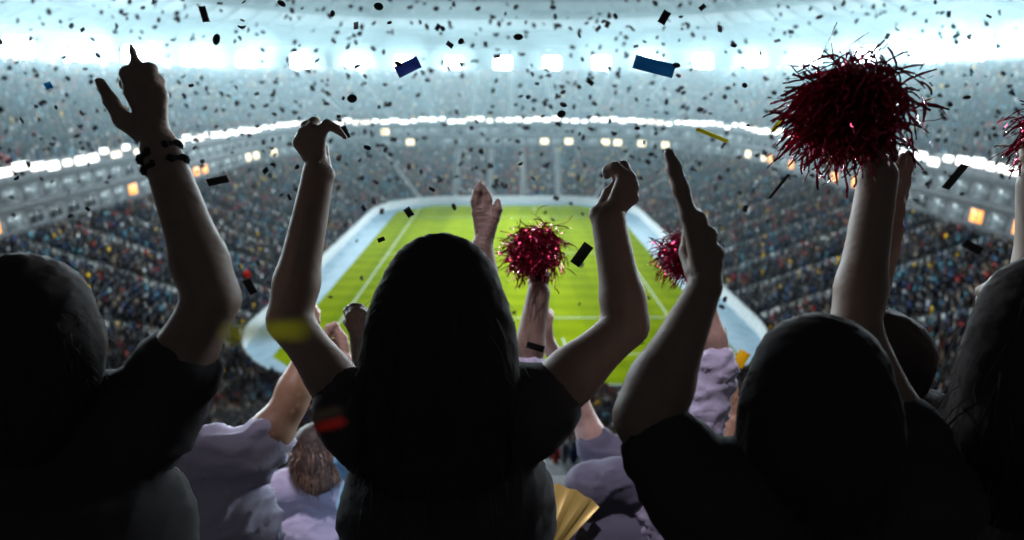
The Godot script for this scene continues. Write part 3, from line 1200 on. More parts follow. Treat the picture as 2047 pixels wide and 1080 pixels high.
# ---------------------------------------------------------------- people
func make_people() -> void:
	var skin := textured(noise_image(64, 40, 0.08, Color(0.245, 0.155, 0.12), Color(0.3, 0.195, 0.155), 1.0), 0.16, 0.6)  # tone lowered to darken the backlit arms, so shade is part of this colour
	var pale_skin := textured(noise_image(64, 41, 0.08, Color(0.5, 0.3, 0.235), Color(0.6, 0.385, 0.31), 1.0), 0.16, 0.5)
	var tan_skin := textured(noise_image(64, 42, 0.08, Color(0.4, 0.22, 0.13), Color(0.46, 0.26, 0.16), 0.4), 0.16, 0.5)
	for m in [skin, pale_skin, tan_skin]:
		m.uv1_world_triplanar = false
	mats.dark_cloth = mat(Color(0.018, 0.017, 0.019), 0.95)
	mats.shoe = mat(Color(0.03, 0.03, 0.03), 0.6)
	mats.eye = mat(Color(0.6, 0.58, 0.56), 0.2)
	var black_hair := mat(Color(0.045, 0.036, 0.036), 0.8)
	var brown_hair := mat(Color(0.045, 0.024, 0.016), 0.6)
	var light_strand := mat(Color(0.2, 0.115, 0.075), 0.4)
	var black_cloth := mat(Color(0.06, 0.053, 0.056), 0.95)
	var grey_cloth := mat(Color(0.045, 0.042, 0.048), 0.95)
	var lavender := textured(noise_image(64, 45, 0.2, Color(0.47, 0.43, 0.57), Color(0.56, 0.51, 0.66), 1.0), 0.05, 0.9)
	lavender.uv1_world_triplanar = false
	var blue_cloth := mat(Color(0.2, 0.42, 0.6), 0.9)
	var slate := mat(Color(0.12, 0.115, 0.16), 0.9)
	for m in [black_hair, black_cloth]:
		m.metallic_specular = 0.2
	var all := []

	# far left: short hair, right arm up with bracelets, thumb out and one finger up
	var d := 0.92
	var p := person("silhouetted fan at the far left, beaded bracelets, raised hand with thumb and finger out", {
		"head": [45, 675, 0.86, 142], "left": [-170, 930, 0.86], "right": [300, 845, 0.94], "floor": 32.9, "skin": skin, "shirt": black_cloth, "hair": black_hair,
		"hair_shape": [[40, 632, 0.84, 127], [44, 700, 0.84, 138], [54, 785, 0.84, 116], [62, 840, 0.85, 92]], "hair_flat": 1.0, "strands": 900, "strand_length": 0.03, "droop": 0.7, "wrinkle": 0.004,
		"arm_right": [[425, 597, d, 51], [322, 300, d, 37], hand(d, [318, 292, 34], 16, [[263, 186], [282, 163], [304, 168], [320, 192]],
			[[[256, 148, 0.005, 15], [253, 168, 0.022, 13], [258, 176, 0.035, 11]], [[272, 128, 0.012, 10], [265, 103, 0.025, 6], [261, 90, 0.03, 4]], [[299, 141, 0.015, 15], [299, 168, 0.045, 12], [302, 190, 0.05, 10]], [[316, 166, 0.015, 13], [314, 190, 0.04, 11], [314, 205, 0.045, 9]]],
			[[292, 272, 0.0, 22], [246, 240, 0.0, 18], [222, 203, 0.004, 14], [200, 164, 0.008, 10]], [[300, 240, 0.0, 24]]), 0.42, 1.25],
	})
	all.append(p)
	for b in [[[286, 325], [353, 289]], [[294, 346], [366, 318]]]:
		bracelet(p, b, d)
	var ear := st_new()
	for i in 6:
		ball(ear, at(156 + i * 4.4 + (i % 2) * 5, 836 - i * 9, 0.9), 0.0032 if i % 2 else 0.0045)
	put("necklace", flat(ear), mats.gilt, p)

	# the woman in the middle, long straight hair, both arms up
	d = 1.05
	p = person("dark silhouetted woman in the centre with long straight hair and both arms raised", {
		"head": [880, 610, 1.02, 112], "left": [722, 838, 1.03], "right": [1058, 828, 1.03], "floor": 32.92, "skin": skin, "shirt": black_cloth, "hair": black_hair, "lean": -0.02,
		"hair_shape": [[883, 578, 0.99, 114], [880, 640, 0.985, 138], [879, 700, 0.98, 150], [877, 790, 0.98, 160], [872, 900, 0.985, 150], [868, 985, 1.0, 130]], "hair_flat": 1.7, "strands": 1100, "strand_length": 0.13, "droop": 1.6, "hair_rough": 0.0012,
		"arm_left": [[578, 640, d, 42], [636, 352, d, 31], hand(d, [638, 346, 30], 14, [[640, 266], [622, 260], [607, 268], [598, 286]],
			[[[654, 248, 0.006, 9], [673, 258, 0.012, 8], [691, 276, 0.02, 5]], [[628, 247, 0.03, 12], [625, 262, 0.06, 10], [624, 280, 0.06, 9]], [[612, 254, 0.032, 11], [612, 275, 0.055, 10], [612, 290, 0.055, 8]], [[601, 275, 0.03, 10], [604, 292, 0.045, 9], [606, 303, 0.045, 7]]],
			[[648, 330, 0.01, 14], [645, 300, 0.03, 11], [640, 275, 0.05, 9]], [[653, 350, 0.0, 16]]), 0.12, 1.04],
		"arm_right": [[1254, 650, d, 42], [1216, 440, d, 34], hand(d, [1216, 436, 33], 15, [[1247, 354], [1259, 358], [1264, 374], [1264, 395]],
			[[[1230, 337, 0.01, 13], [1216, 341, 0.02, 11], [1213, 350, 0.03, 9]], [[1245, 335, 0.03, 13], [1232, 345, 0.05, 11], [1230, 355, 0.055, 9]], [[1250, 360, 0.045, 12], [1238, 368, 0.06, 11], [1236, 378, 0.06, 9]], [[1250, 384, 0.045, 11], [1240, 392, 0.055, 10], [1238, 400, 0.055, 8]]],
			[[1203, 418, 0.008, 15], [1216, 388, 0.035, 12], [1230, 368, 0.05, 9]], [[1194, 428, 0.0, 17]]), 0.12, 1.25],
	})
	all.append(p)

	# right: bobbed hair, left arm pointing up, right arm behind the head with the big pom-pom
	d = 0.86
	p = person("silhouetted fan with bobbed hair, one hand pointing up, the other holding the large pom-pom", {
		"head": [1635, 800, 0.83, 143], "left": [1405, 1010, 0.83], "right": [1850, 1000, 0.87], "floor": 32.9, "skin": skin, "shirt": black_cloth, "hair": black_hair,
		"hair_shape": [[1638, 752, 0.81, 126], [1634, 820, 0.81, 141], [1632, 880, 0.81, 145], [1632, 935, 0.82, 134]], "hair_flat": 1.0, "strands": 900, "strand_length": 0.06, "droop": 1.2, "wrinkle": 0.004,
		"arm_left": [[1290, 835, d, 62], [1411, 572, d, 33], hand(d, [1409, 566, 32], 19, [[1376, 428], [1397, 440], [1417, 470], [1431, 508]],
			[[[1361, 378, 0.0, 17], [1348, 337, 0.0, 15], [1337, 306, 0.0, 11]], [[1386, 430, 0.04, 16], [1383, 465, 0.06, 14], [1386, 490, 0.055, 12]], [[1407, 462, 0.045, 15], [1402, 495, 0.06, 13], [1404, 515, 0.055, 11]], [[1421, 500, 0.04, 14], [1415, 528, 0.05, 12], [1414, 545, 0.045, 10]]],
			[[1385, 545, 0.01, 17], [1373, 505, 0.035, 15], [1375, 470, 0.06, 12]], [[1424, 530, 0.0, 22]]), 0.6, 1.15],
		"arm_right": [[1709, 650, 0.95, 44], [1756, 352, 0.96, 36], hand(0.96, [1757, 348, 34], 15, [[1738, 300], [1752, 293], [1768, 296], [1780, 306]],
			[[[1732, 285, 0.02, 13], [1736, 300, 0.05, 12], [1742, 314, 0.05, 10]], [[1750, 280, 0.02, 13], [1752, 298, 0.05, 12], [1754, 312, 0.05, 10]], [[1766, 284, 0.02, 13], [1768, 300, 0.05, 12], [1768, 314, 0.05, 10]], [[1780, 295, 0.02, 12], [1780, 308, 0.045, 11], [1780, 320, 0.045, 9]]],
			[[1738, 335, 0.01, 15], [1735, 312, 0.04, 13], [1745, 298, 0.055, 11]]), 0.35, 1.2],
	})
	all.append(p)

	# behind that arm: a head, a sloping shoulder and an open hand
	p = person("dark fan between the bobbed hair and the far right fan, open hand beside the pom-pom", {
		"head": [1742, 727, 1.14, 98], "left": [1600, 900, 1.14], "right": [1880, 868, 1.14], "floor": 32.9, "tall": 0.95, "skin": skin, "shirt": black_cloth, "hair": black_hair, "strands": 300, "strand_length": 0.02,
		"arm_left": [[1690, 720, 1.1, 43], [1768, 498, 1.1, 28], hand(1.1, [1768, 494, 28], 13, [[1777, 402], [1786, 399], [1795, 405], [1797, 428]],
			[[[1787, 358, 0.0, 11], [1797, 330, 0.0, 10], [1806, 312, 0.0, 8]], [[1797, 355, 0.01, 11], [1808, 326, 0.01, 10], [1816, 308, 0.01, 8]], [[1805, 362, 0.015, 10], [1815, 338, 0.015, 9], [1820, 322, 0.015, 8]], [[1805, 392, 0.015, 9], [1811, 370, 0.015, 8], [1814, 356, 0.015, 7]]],
			[[1760, 470, 0.01, 15], [1750, 440, 0.03, 12], [1752, 410, 0.04, 10]], [[1786, 458, 0.0, 20]]), 0.3, 1.15],
	})
	all.append(p)

	# far right: long hair at the edge of the frame, arm up
	d = 0.95
	p = person("dark silhouetted fan at the far right edge with long hair and a raised forearm", {
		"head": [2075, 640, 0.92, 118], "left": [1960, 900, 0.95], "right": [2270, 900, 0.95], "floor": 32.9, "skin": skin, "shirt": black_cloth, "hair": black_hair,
		"hair_shape": [[2080, 620, 0.9, 116], [2078, 680, 0.89, 130], [2072, 760, 0.89, 146], [2066, 860, 0.9, 150], [2064, 950, 0.91, 135]], "hair_flat": 1.5, "strands": 800, "strand_length": 0.12, "droop": 1.4,
		"arm_left": [[2082, 600, 1.0, 44], [2078, 370, 1.0, 38], hand(1.0, [2078, 362, 34], 15, [[2056, 312], [2072, 304], [2088, 308], [2100, 318]],
			[[[2052, 296, 0.02, 13], [2056, 312, 0.05, 12], [2060, 324, 0.05, 10]], [[2070, 290, 0.02, 13], [2072, 306, 0.05, 12], [2074, 320, 0.05, 10]], [[2087, 294, 0.02, 13], [2088, 310, 0.05, 12], [2088, 322, 0.05, 10]], [[2100, 305, 0.02, 12], [2100, 318, 0.045, 11], [2100, 328, 0.045, 9]]],
			[[2056, 345, 0.01, 15], [2054, 322, 0.04, 13], [2062, 306, 0.055, 11]]), 0.2, 1.2],
	})
	all.append(p)

	# ---- the lit row below
	d = 1.72
	all.append(person("man in a lavender shirt seen from behind below the left fans, tanned right arm up", {
		"head": [330, 905, 1.6, 68], "left": [300, 985, 1.6], "right": [512, 908, 1.62], "floor": 32.4, "skin": tan_skin, "shirt": lavender, "hair": black_hair, "wrinkle": 0.009, "folds": 9.0, "lean": -0.06,
		"arm_right": [[577, 812, 1.66, 34], [622, 690, 1.72, 22], hand(1.75, [622, 686, 20], 8, [[612, 640], [619, 636], [627, 638], [633, 644]],
			[[[610, 622, 0.01, 7], [612, 612, 0.03, 6], [614, 618, 0.045, 5]], [[618, 617, 0.01, 7], [619, 610, 0.03, 6], [620, 618, 0.045, 5]], [[627, 620, 0.01, 7], [627, 612, 0.03, 6], [627, 620, 0.045, 5]], [[634, 630, 0.01, 6], [634, 622, 0.03, 6], [633, 628, 0.04, 5]]],
			[[612, 672, 0.01, 8], [604, 655, 0.02, 7], [602, 640, 0.02, 6]]), 0.35, 1.25],
	}))
	all.append(person("brown haired man in a lavender shirt below the left arm of the woman", {
		"head": [628, 918, 2.45, 51], "left": [566, 975, 2.45], "right": [712, 1000, 2.45], "floor": 31.9, "skin": pale_skin, "shirt": lavender, "hair": brown_hair, "look": 35.0, "nod": -12.0, "wrinkle": 0.0045, "folds": 9.0,
		"hair_shape": [[632, 892, 2.43, 47], [634, 925, 2.42, 52], [640, 950, 2.42, 44]], "hair_flat": 1.0, "ears": true, "strand_mat": light_strand, "thick": 1.8, "hair_rough": 0.0012, "strands": 900, "strand_length": 0.05, "droop": 1.1,
	}))
	all.append(person("small dark haired fan in grey in front of the brown haired man", {
		"head": [606, 1075, 2.6, 40], "left": [560, 1130, 2.6], "right": [668, 1112, 2.6], "floor": 31.9, "tall": 0.8, "skin": tan_skin, "shirt": grey_cloth, "hair": black_hair, "strands": 420, "strand_length": 0.04, "droop": 0.9, "hair_rough": 0.006,
	}))
	d = 2.0
	all.append(person("fan in light blue sleeve with a pale pinched hand raised in front of the pitch", {
		"head": [760, 850, 2.0, 52], "left": [712, 915, 2.0], "right": [850, 915, 2.0], "floor": 32.4, "skin": pale_skin, "shirt": blue_cloth, "hair": black_hair,
		"arm_left": [[716, 800, 2.0, 25], [695, 728, 2.0, 17], hand(2.0, [694, 724, 16], 7.5, [[676, 664], [682, 668], [688, 676], [691, 688]],
			[[[670, 650, 0.0, 7], [656, 655, -0.02, 6.5], [649, 677, -0.03, 5.5]], [[674, 660, 0.01, 7], [655, 672, -0.005, 6.5], [645, 693, -0.02, 5.5]], [[678, 676, 0.015, 6.5], [660, 688, 0.0, 6], [648, 700, -0.01, 5]], [[682, 690, 0.02, 6], [668, 697, 0.01, 5.5], [656, 704, 0.0, 4.5]]],
			[[692, 716, -0.01, 9], [674, 713, -0.03, 7.5], [659, 706, -0.035, 6]]), 1.55, 1.2],
	}))
	d = 1.62
	all.append(person("fan hidden behind the long hair of the woman, raising a fist and a flat hand", {
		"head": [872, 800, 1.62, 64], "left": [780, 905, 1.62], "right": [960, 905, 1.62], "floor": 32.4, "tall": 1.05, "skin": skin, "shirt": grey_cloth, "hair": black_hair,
		"arm_left": [[748, 780, 1.46, 35], [722, 672, 1.38, 23], hand(1.38, [721, 666, 21], 10, [[700, 632], [708, 624], [718, 624], [727, 630]],
			[[[697, 622, 0.02, 10], [699, 636, 0.045, 9], [704, 646, 0.04, 8]], [[706, 616, 0.02, 10], [708, 630, 0.05, 9], [710, 642, 0.045, 8]], [[718, 617, 0.02, 10], [718, 632, 0.05, 9], [718, 644, 0.045, 8]], [[728, 624, 0.02, 9], [727, 636, 0.045, 8.5], [725, 646, 0.04, 7]]],
			[[706, 656, 0.0, 11], [697, 644, 0.02, 10], [700, 632, 0.045, 8]], [[700, 646, 0.0, 11]]), 1.3, 1.15],
		"arm_right": [[990, 700, 1.62, 34], [964, 496, 1.62, 22], hand(1.62, [964, 490, 21], 10, [[952, 428], [958, 420], [966, 422], [974, 432]],
			[[[950, 402, 0.0, 9.5], [954, 382, 0.0, 8.5], [959, 368, 0.0, 6]], [[956, 396, 0.01, 9.5], [960, 378, 0.01, 8], [961, 366, 0.01, 6]], [[966, 402, 0.012, 9.5], [968, 386, 0.012, 8], [967, 374, 0.012, 6]], [[975, 414, 0.012, 9], [977, 400, 0.012, 8], [975, 388, 0.012, 6]]],
			[[974, 470, 0.0, 14], [988, 436, 0.0, 11], [995, 418, 0.0, 10], [995, 402, 0.0, 6]], [[984, 440, 0.0, 12]]), 0.3, 1.15],
	}))
	d = 1.92
	all.append(person("fan in pale blue sleeve raising the red pom-pom just behind the woman in the centre", {
		"head": [950, 850, 1.92, 54], "left": [920, 930, 1.92], "right": [1040, 890, 1.92], "floor": 32.4, "skin": skin, "shirt": lavender, "hair": black_hair, "wrinkle": 0.005, "folds": 12.0,
		"arm_right": [[1052, 728, 1.92, 30], [1077, 585, 1.92, 23], hand(1.92, [1078, 578, 21], 9, [[1066, 556], [1074, 551], [1083, 552], [1090, 558]],
			[[[1063, 546, 0.02, 8.5], [1066, 556, 0.045, 8], [1070, 564, 0.04, 7]], [[1073, 542, 0.02, 8.5], [1075, 554, 0.045, 8], [1076, 562, 0.04, 7]], [[1083, 543, 0.02, 8.5], [1083, 555, 0.045, 8], [1083, 563, 0.04, 7]], [[1091, 550, 0.02, 8], [1090, 560, 0.04, 7], [1089, 566, 0.035, 6]]],
			[[1066, 578, 0.01, 9], [1063, 566, 0.03, 8], [1068, 556, 0.045, 7]]), 0.92, 1.2],
	}))
	d = 2.12
	all.append(person("fan with a pale raised fist beside the arm that holds the red pom-pom", {
		"head": [1292, 870, 2.12, 48], "left": [1205, 925, 2.12], "right": [1345, 945, 2.12], "floor": 31.95, "skin": pale_skin, "shirt": slate, "hair": black_hair,
		"arm_left": [[1152, 800, 2.12, 24], [1096, 686, 2.12, 15], hand(2.12, [1094, 680, 15], 7, [[1080, 634], [1087, 628], [1094, 628], [1100, 635]],
			[[[1078, 626, 0.02, 7], [1078, 638, 0.045, 6.5], [1080, 647, 0.04, 6]], [[1086, 620, 0.02, 7], [1086, 633, 0.05, 6.5], [1086, 644, 0.045, 6]], [[1094, 621, 0.02, 7], [1093, 634, 0.05, 6.5], [1092, 645, 0.045, 6]], [[1101, 628, 0.02, 6.5], [1099, 639, 0.045, 6], [1097, 647, 0.04, 5]]],
			[[1086, 668, -0.005, 8], [1080, 653, 0.0, 7], [1082, 642, 0.02, 6]], [[1096, 655, 0.0, 9]]), 0.3, 1.15],
	}))
	d = 1.8
	p = person("fan in a creased lavender sleeve raising the half hidden red pom-pom behind the pointing hand", {
		"head": [1335, 895, 1.9, 54], "left": [1288, 955, 2.05], "right": [1388, 905, 1.78], "floor": 32.4, "skin": pale_skin, "shirt": lavender, "hair": black_hair, "wrinkle": 0.0065, "folds": 13.0,
		"arm_right": [[1431, 715, 1.8, 29], [1392, 560, 1.8, 21], hand(1.8, [1390, 552, 20], 9, [[1368, 530], [1376, 524], [1386, 524], [1394, 530]],
			[[[1364, 520, 0.02, 9], [1367, 532, 0.045, 8], [1372, 540, 0.04, 7]], [[1375, 514, 0.02, 9], [1376, 528, 0.045, 8], [1378, 538, 0.04, 7]], [[1386, 515, 0.02, 9], [1386, 528, 0.045, 8], [1386, 538, 0.04, 7]], [[1395, 522, 0.02, 8], [1394, 533, 0.04, 7], [1393, 541, 0.035, 6]]],
			[[1376, 552, 0.01, 10], [1368, 540, 0.03, 9], [1370, 528, 0.045, 7]]), 0.9, 1.35],
	})
	all.append(p)
	bracelet(p, [[1420, 672], [1450, 664]], 1.8, true)
	all.append(person("fan with a thin bare forearm raised between the lavender sleeve and the bobbed hair", {
		"head": [1570, 960, 2.0, 52], "left": [1480, 1030, 2.0], "right": [1640, 1040, 2.0], "floor": 32.3, "tall": 0.9, "skin": tan_skin, "shirt": grey_cloth, "hair": black_hair,
		"arm_left": [[1442, 935, 2.0, 23], [1464, 842, 2.0, 17], hand(2.0, [1464, 836, 16], 7.5, [[1452, 796], [1457, 790], [1463, 791], [1469, 797]],
			[[[1451, 780, 0.0, 6.5], [1453, 768, 0.01, 6], [1455, 760, 0.02, 5]], [[1456, 772, 0.0, 6.5], [1458, 760, 0.01, 6], [1460, 752, 0.02, 5]], [[1463, 774, 0.01, 6.5], [1464, 763, 0.02, 6], [1465, 756, 0.03, 5]], [[1469, 784, 0.01, 6], [1470, 775, 0.02, 5.5], [1470, 768, 0.03, 4.5]]],
			[[1470, 826, 0.0, 9], [1478, 810, 0.0, 7], [1482, 798, 0.0, 5]]), 0.2, 1.15],
	}))
	all.append(person("fan in a slate blue shirt between the woman and the bobbed hair fan", {
		"head": [1300, 930, 1.92, 52], "left": [1172, 975, 1.92], "right": [1330, 1000, 1.92], "floor": 32.4, "tall": 0.95, "skin": tan_skin, "shirt": slate, "hair": black_hair, "wrinkle": 0.0045, "folds": 9.0, "strands": 420, "strand_length": 0.05, "droop": 1.2,
	}))
	gold_fan()
	run_jobs()
	for o in all:
		settle(o)
	# ---- pom-poms
	var red_foil := mat(Color(0.42, 0.025, 0.075), 0.22, 0.85)
	pompom("large red tinsel pom-pom shaken high at the right in front of the floodlights", Vector3(1702, 186, 0.97), 122, [1755, 335], 1700, 0.17, red_foil, 1.0)
	pompom("bright red tinsel pom-pom held up in front of the pitch", Vector3(1076, 478, 1.92), 66, [1078, 575], 1100, 0.15, red_foil, 1.0)
	pompom("red tinsel pom-pom half hidden by the pointing hand", Vector3(1358, 500, 1.8), 56, [1388, 545], 800, 0.1, red_foil, 0.0)
	pompom("red tinsel pom-pom cut off by the right edge of the frame", Vector3(2120, 245, 1.0), 85, [2080, 345], 600, 0.16, red_foil, 0.0)


func ball(st: SurfaceTool, c: Vector3, r: float) -> void:
	var rows := 4
	for i in rows:
		var a := PI * i / rows
		var b := PI * (i + 1) / rows
		for k in 6:
			var u := TAU * k / 6
			var v := TAU * (k + 1) / 6
			var p := func(t: float, s: float) -> Vector3: return c + Vector3(sin(t) * cos(s), cos(t), sin(t) * sin(s)) * r
			quad(st, p.call(a, u), p.call(b, u), p.call(b, v), p.call(a, v))


func bracelet(o: Node3D, ends: Array, depth: float, band := false) -> void:
	var a := at(ends[0][0], ends[0][1], depth)
	var b := at(ends[1][0], ends[1][1], depth)
	var c := (a + b) / 2.0
	var x := (b - a) / 2.0
	var y := cam.basis.z * x.length() * 0.8
	var st := st_new()
	if band:
		var z := x.normalized().cross(y.normalized()) * 0.011
		for k in 20:
			var u := TAU * k / 20
			var v := TAU * (k + 1) / 20
			var p := c + (x * cos(u) + y * sin(u)) * 1.02
			var q := c + (x * cos(v) + y * sin(v)) * 1.02
			quad(st, p - z, q - z, q + z, p + z)
			quad(st, p * 1.0 - z + (p - c) * 0.12, q - z + (q - c) * 0.12, q + z + (q - c) * 0.12, p + z + (p - c) * 0.12)
			quad(st, p - z, q - z, q - z + (q - c) * 0.12, p - z + (p - c) * 0.12)
			quad(st, p + z, q + z, q + z + (q - c) * 0.12, p + z + (p - c) * 0.12)
		put("watch_strap", flat(st), mats.dark_cloth, o)
		return
	for k in 22:
		var u := TAU * k / 22
		ball(st, c + x * cos(u) + y * sin(u), 0.006 if k % 3 else 0.0085)
	put("bracelet", flat(st), mats.dark_cloth, o)


func gold_fan() -> void:
	# a folded gold paper clapper at the waist of the woman
	var o := thing("paper_fan", "folded gold paper fan low beside the waist of the woman in the centre", "paper fan", at(1102, 1046, 1.78))
	var st := st_new()
	var foot := Vector3(-0.03, -0.16, 0.0)
	var up := cam.basis.y
	var right := cam.basis.x
	var away := -cam.basis.z
	var n := 13
	for i in n - 1:
		var p := []
		for k in 2:
			var a := lerpf(-0.5, 0.75, float(i + k) / (n - 1))
			var dir := up * cos(a) + right * sin(a)
			var fold := away * (0.016 if (i + k) % 2 else -0.004)
			p.append([foot + dir * 0.04 + fold * 0.3, foot + dir * 0.25 + fold])
		for s in [0.0, 0.0012]:
			var w: Vector3 = away * s
			quad(st, p[0][0] + w, p[0][1] + w, p[1][1] + w, p[1][0] + w)
		quad(st, p[0][1], p[0][1] + away * 0.0012, p[1][1] + away * 0.0012, p[1][1])
	put("paper", flat(st), mat(Color(0.55, 0.4, 0.11), 0.4, 0.3), o)


func pompom(label: String, c: Vector3, r_px: float, foot: Array, count: int, length: float, foil: Material, loose: float) -> void:
	var mid := at(c.x, c.y, c.z)
	var r := r_px * c.z / LENS
	var base := at(foot[0], foot[1], c.z + 0.005)
	var o := thing("pompom", label, "pom-pom", base)
	var grip := st_new()
	bar(grip, Vector3(0, -0.045, 0), Vector3(0, 0.05, 0), 0.026)
	bar(grip, Vector3(0, 0.05, 0), (mid - base) * 0.6, 0.02)
	put("handle", flat(grip), mats.dark_cloth, o)
	var root := (mid - base) * 0.86
	var all := st_new()
	for i in count:
		var d := Vector3(rng.randfn(), rng.randfn(), rng.randfn()).normalized()
		var start := root + d * r * rng.randf_range(0.0, 0.62)
		var tangent := d.cross(Vector3(rng.randfn(), rng.randfn(), rng.randfn())).normalized()
		var go := (d * rng.randf_range(0.2, 1.0) + tangent * 0.6).normalized()
		var l := r * rng.randf_range(0.5, 1.15)
		var pull := tangent * rng.randf_range(0.1, 0.7) + Vector3(-0.15, -0.85, 0)
		var curl := rng.randf_range(0.1, 0.45)
		if loose > 0.0 and rng.randf() < 0.2:
			# the strands that swing out to the left
			go = (go * 0.3 + Vector3(-0.8, rng.randf_range(-0.3, 0.45), 0)).normalized()
			start = root + Vector3(-0.25, rng.randf_range(-0.4, 0.4), rng.randf_range(-0.3, 0.3)) * r
			l = r * rng.randf_range(0.7, 1.25)
			curl = 0.3
			pull = Vector3(-0.1, -0.8, 0)
		var st: SurfaceTool = all
		var own := i < 60
		if own:
			st = st_new()
		strip(st, start, go, l, pull, curl, r)
		if own:
			put("streamer", smooth(st), foil, o)
	# the tail of strands that hangs along the handle
	for i in int(count * 0.12):
		strip(all, root + Vector3(rng.randfn(), rng.randfn(), rng.randfn()) * r * 0.12, (-root.normalized() + Vector3(rng.randfn(), rng.randfn(), rng.randfn()) * 0.4).normalized(), r * rng.randf_range(0.6, 1.1), Vector3(0, -0.5, 0), 0.2, r)
	put("tinsel", smooth(all), foil, o).set_meta("kind", "stuff")


func smooth(st: SurfaceTool) -> ArrayMesh:
	st.generate_normals()
	return st.commit()


func strip(st: SurfaceTool, start: Vector3, go: Vector3, l: float, pull: Vector3, curl: float, r: float) -> void:
	var n := 12
	var w := r * rng.randf_range(0.012, 0.024)
	var axis := go.cross(Vector3(rng.randfn(), rng.randfn(), rng.randfn())).normalized()
	var bend := Vector3(rng.randfn(), rng.randfn(), rng.randfn()).normalized() * curl
	var prev := start
	for s in n:
		var next := prev + go * l / n
		go = (go + (pull * 0.3 + bend * 0.8 + Vector3(rng.randfn(), rng.randfn(), rng.randfn()) * 0.2)).normalized()
		axis = (axis - go * axis.dot(go)).normalized().rotated(go, rng.randf_range(-0.5, 0.5))
		var a0 := axis * w * (1.0 if s < n - 1 else 0.8)
		quad(st, prev - a0, prev + a0, next + a0, next - a0)
		prev = next


# ---------------------------------------------------------------- confetti
func flake(w: float, h: float, sides: int, bend: float) -> ArrayMesh:
	var st := st_new()
	var pts := []
	if sides == 4:
		pts = [Vector2(-w, -h), Vector2(w, -h), Vector2(w, h), Vector2(-w, h)]
	else:
		for k in sides:
			pts.append(Vector2(cos(TAU * k / sides) * w, sin(TAU * k / sides) * h))
	var t := 0.0004
	var lift := func(p: Vector2, z: float) -> Vector3: return Vector3(p.x, p.y, z + bend * (p.x * p.x) / (w * w) * w)
	for i in pts.size():
		var p: Vector2 = pts[i]
		var q: Vector2 = pts[(i + 1) % pts.size()]
		for z in [-t, t]:
			for v in [lift.call(Vector2.ZERO, z), lift.call(p, z), lift.call(q, z)]:
				st.add_vertex(v)
		quad(st, lift.call(p, -t), lift.call(q, -t), lift.call(q, t), lift.call(p, t))
	return flat(st)


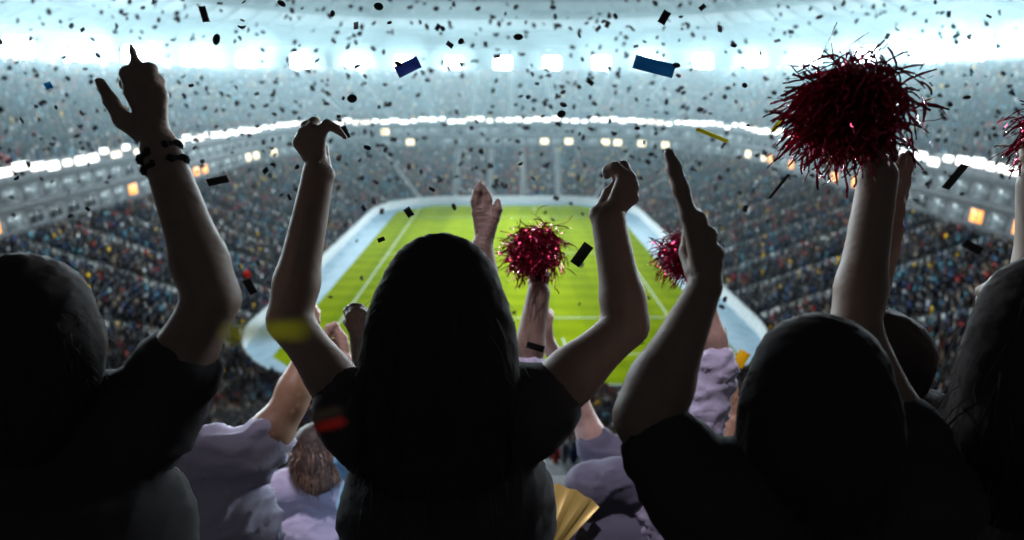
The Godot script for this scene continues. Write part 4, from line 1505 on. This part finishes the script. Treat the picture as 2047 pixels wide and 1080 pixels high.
func make_confetti() -> void:
	var black := mat(Color(0.012, 0.014, 0.018), 0.7)
	var brown := mat(Color(0.03, 0.02, 0.022), 0.7)
	var blue := mat(Color(0.02, 0.2, 0.36), 0.6)
	var violet := mat(Color(0.06, 0.11, 0.32), 0.6)
	var yellow := mat(Color(0.75, 0.5, 0.02), 0.7)
	var lime := mat(Color(0.6, 0.55, 0.08), 0.7)
	var red := mat(Color(0.5, 0.06, 0.04), 0.7)
	for m in [blue, violet, yellow, lime, red]:
		m.backlight_enabled = true
		m.backlight = m.albedo_color
	# the pieces that show their shape: x, y, depth, half width, half height in pixels, turn, tilt, material, label
	for e in [
		[1307, 132, 1.3, 41, 12, -14, 25, blue, "large blue rectangular confetti strip in front of the floodlights right of the middle"],
		[815, 133, 1.35, 25, 10, 26, 35, violet, "violet blue confetti strip in front of the floodlights left of the middle"],
		[97, 171, 1.5, 7, 6, 20, 20, blue, "small blue square of confetti near the upper left corner"],
		[436, 360, 1.25, 21, 6.5, 12, 30, black, "sharp black confetti strip between the two raised arms on the left"],
		[500, 573, 1.3, 8, 15, 22, 20, black, "black confetti strip beside the left elbow of the woman"],
		[1163, 509, 1.4, 11, 24, -35, 15, black, "black confetti strip just right of the red pom-pom"],
		[1070, 693, 1.2, 18, 6.5, -17, 10, black, "black confetti strip across the forearm below the red pom-pom"],
		[1943, 493, 1.3, 19, 7, -28, 25, black, "black confetti strip in front of the stand at the right edge"],
		[1909, 353, 1.1, 8, 22, -18, 40, black, "black blurred confetti strip in front of the glowing boards at the right"],
		[1557, 373, 1.2, 3, 20, -14, 60, black, "thin curved dark confetti strip below the large pom-pom"],
		[1425, 266, 1.2, 34, 2.2, -22, 65, lime, "thin olive confetti sliver above the pointing finger"],
		[1558, 246, 1.25, 5, 17, -35, 30, lime, "olive confetti strip at the left side of the large pom-pom"],
		[690, 264, 1.1, 6, 11, 20, 30, black, "dark confetti piece at the tip of the bent finger of the woman"],
		[1481, 717, 2.6, 12, 17, -28, 10, yellow, "bright yellow paper flying in front of the near corner of the pitch"],
		[534, 655, 0.22, 80, 10, 3, 30, lime, "very blurred yellow green streamer in front of the left arm of the woman"],
		[660, 846, 0.36, 30, 6, 14, 30, red, "very blurred red confetti piece at the left shoulder of the woman"],
		[652, 824, 0.38, 30, 9, 14, 30, mats.sand, "very blurred beige confetti piece at the left shoulder of the woman"],
		[494, 548, 2.2, 8, 9, 15, 20, red, "red confetti piece above the black strip at the left elbow"],
		[817, 424, 1.6, 7, 9, 30, 30, black, "black confetti piece at the far left corner of the pitch"],
		[433, 79, 1.0, 8, 11, -30, 20, brown, "largest blurred dark confetti flake near the top left"],
		[408, 28, 1.0, 7, 13, 5, 30, brown, "second large blurred dark confetti flake near the top left edge"],
		[1328, 35, 1.0, 8, 12, -30, 20, black, "large blurred dark confetti flake near the top right of the middle"],
		[1122, 228, 1.1, 9, 7, 20, 20, black, "large dark confetti flake just above the row of glowing boards"],
		[704, 197, 1.1, 10, 8, 10, 20, black, "large dark confetti flake above the bent hand of the woman"],
		[757, 13, 1.1, 10, 7, -10, 20, black, "dark confetti flake cut by the top edge left of the middle"],
		[1036, 74, 1.1, 10, 6, 0, 20, black, "flat dark confetti flake above the middle floodlight"],
	]:
		var dd: float = e[2]
		var m := flake(e[3] * dd / LENS, e[4] * dd / LENS, 4 if e[3] + e[4] > 19 or e[3] < 8 else 10, 0.18)
		var o := put("confetti", m, e[7], null, Transform3D(cam.basis * Basis(Vector3.BACK, deg_to_rad(e[5])) * Basis(Vector3.RIGHT, deg_to_rad(e[6])), at(e[0], e[1], dd)))
		o.scale.y /= cos(deg_to_rad(e[6]))
		tag(o, e[8], "confetti")
	# the many small flakes
	var kinds := []
	for k in 6:
		kinds.append(flake(rng.randf_range(0.0062, 0.0085), rng.randf_range(0.0045, 0.007), 10 if k < 4 else 4, rng.randf_range(0.1, 0.5)))
	var made := 0
	while made < 270:
		var x := rng.randf_range(-60.0, 2110.0)
		var y := rng.randf() * (430.0 if rng.randf() < 0.86 else 720.0)
		if y > 330 and (x < 500 or x > 1500) and rng.randf() < 0.75:
			continue
		if x > 560 and x < 1420:
			pass
		elif rng.randf() < 0.42:
			continue
		var dd := lerpf(1.15, 4.6, pow(rng.randf(), 1.2))
		var b := cam.basis * Basis(Vector3.BACK, rng.randf() * TAU) * Basis(Vector3.RIGHT, rng.randf_range(-0.8, 0.8)) * Basis(Vector3.UP, rng.randf_range(-0.5, 0.5))
		var o := put("confetti", kinds[rng.randi() % 6], black if rng.randf() < 0.75 else brown, null, Transform3D(b * (rng.randf_range(0.6, 1.15) * (0.2 + 0.62 * dd)), at(x, y, dd)))
		tag(o, "small dark confetti flake drifting in the air over the stadium", "confetti", "small dark confetti flakes in the air")
		made += 1
	var rest := MultiMesh.new()
	rest.transform_format = MultiMesh.TRANSFORM_3D
	rest.mesh = kinds[0]
	rest.instance_count = 850
	for i in 850:
		var x := rng.randf_range(-60.0, 2110.0)
		var y := rng.randf_range(-20.0, 1.0) + rng.randf() * (380.0 if rng.randf() < 0.8 else 640.0)
		var dd := lerpf(2.4, 9.0, rng.randf())
		var b := cam.basis * Basis(Vector3.BACK, rng.randf() * TAU) * Basis(Vector3.RIGHT, rng.randf_range(-0.9, 0.9))
		rest.set_instance_transform(i, Transform3D(b * rng.randf_range(0.3, 0.72) * dd, at(x, y, dd)))
	var far := MultiMeshInstance3D.new()
	far.multimesh = rest
	far.material_override = black
	far.name = "confetti_cloud"
	add_child(far, true)
	tag(far, "cloud of smallest dark confetti farther out over the stadium", "confetti", "", "stuff")
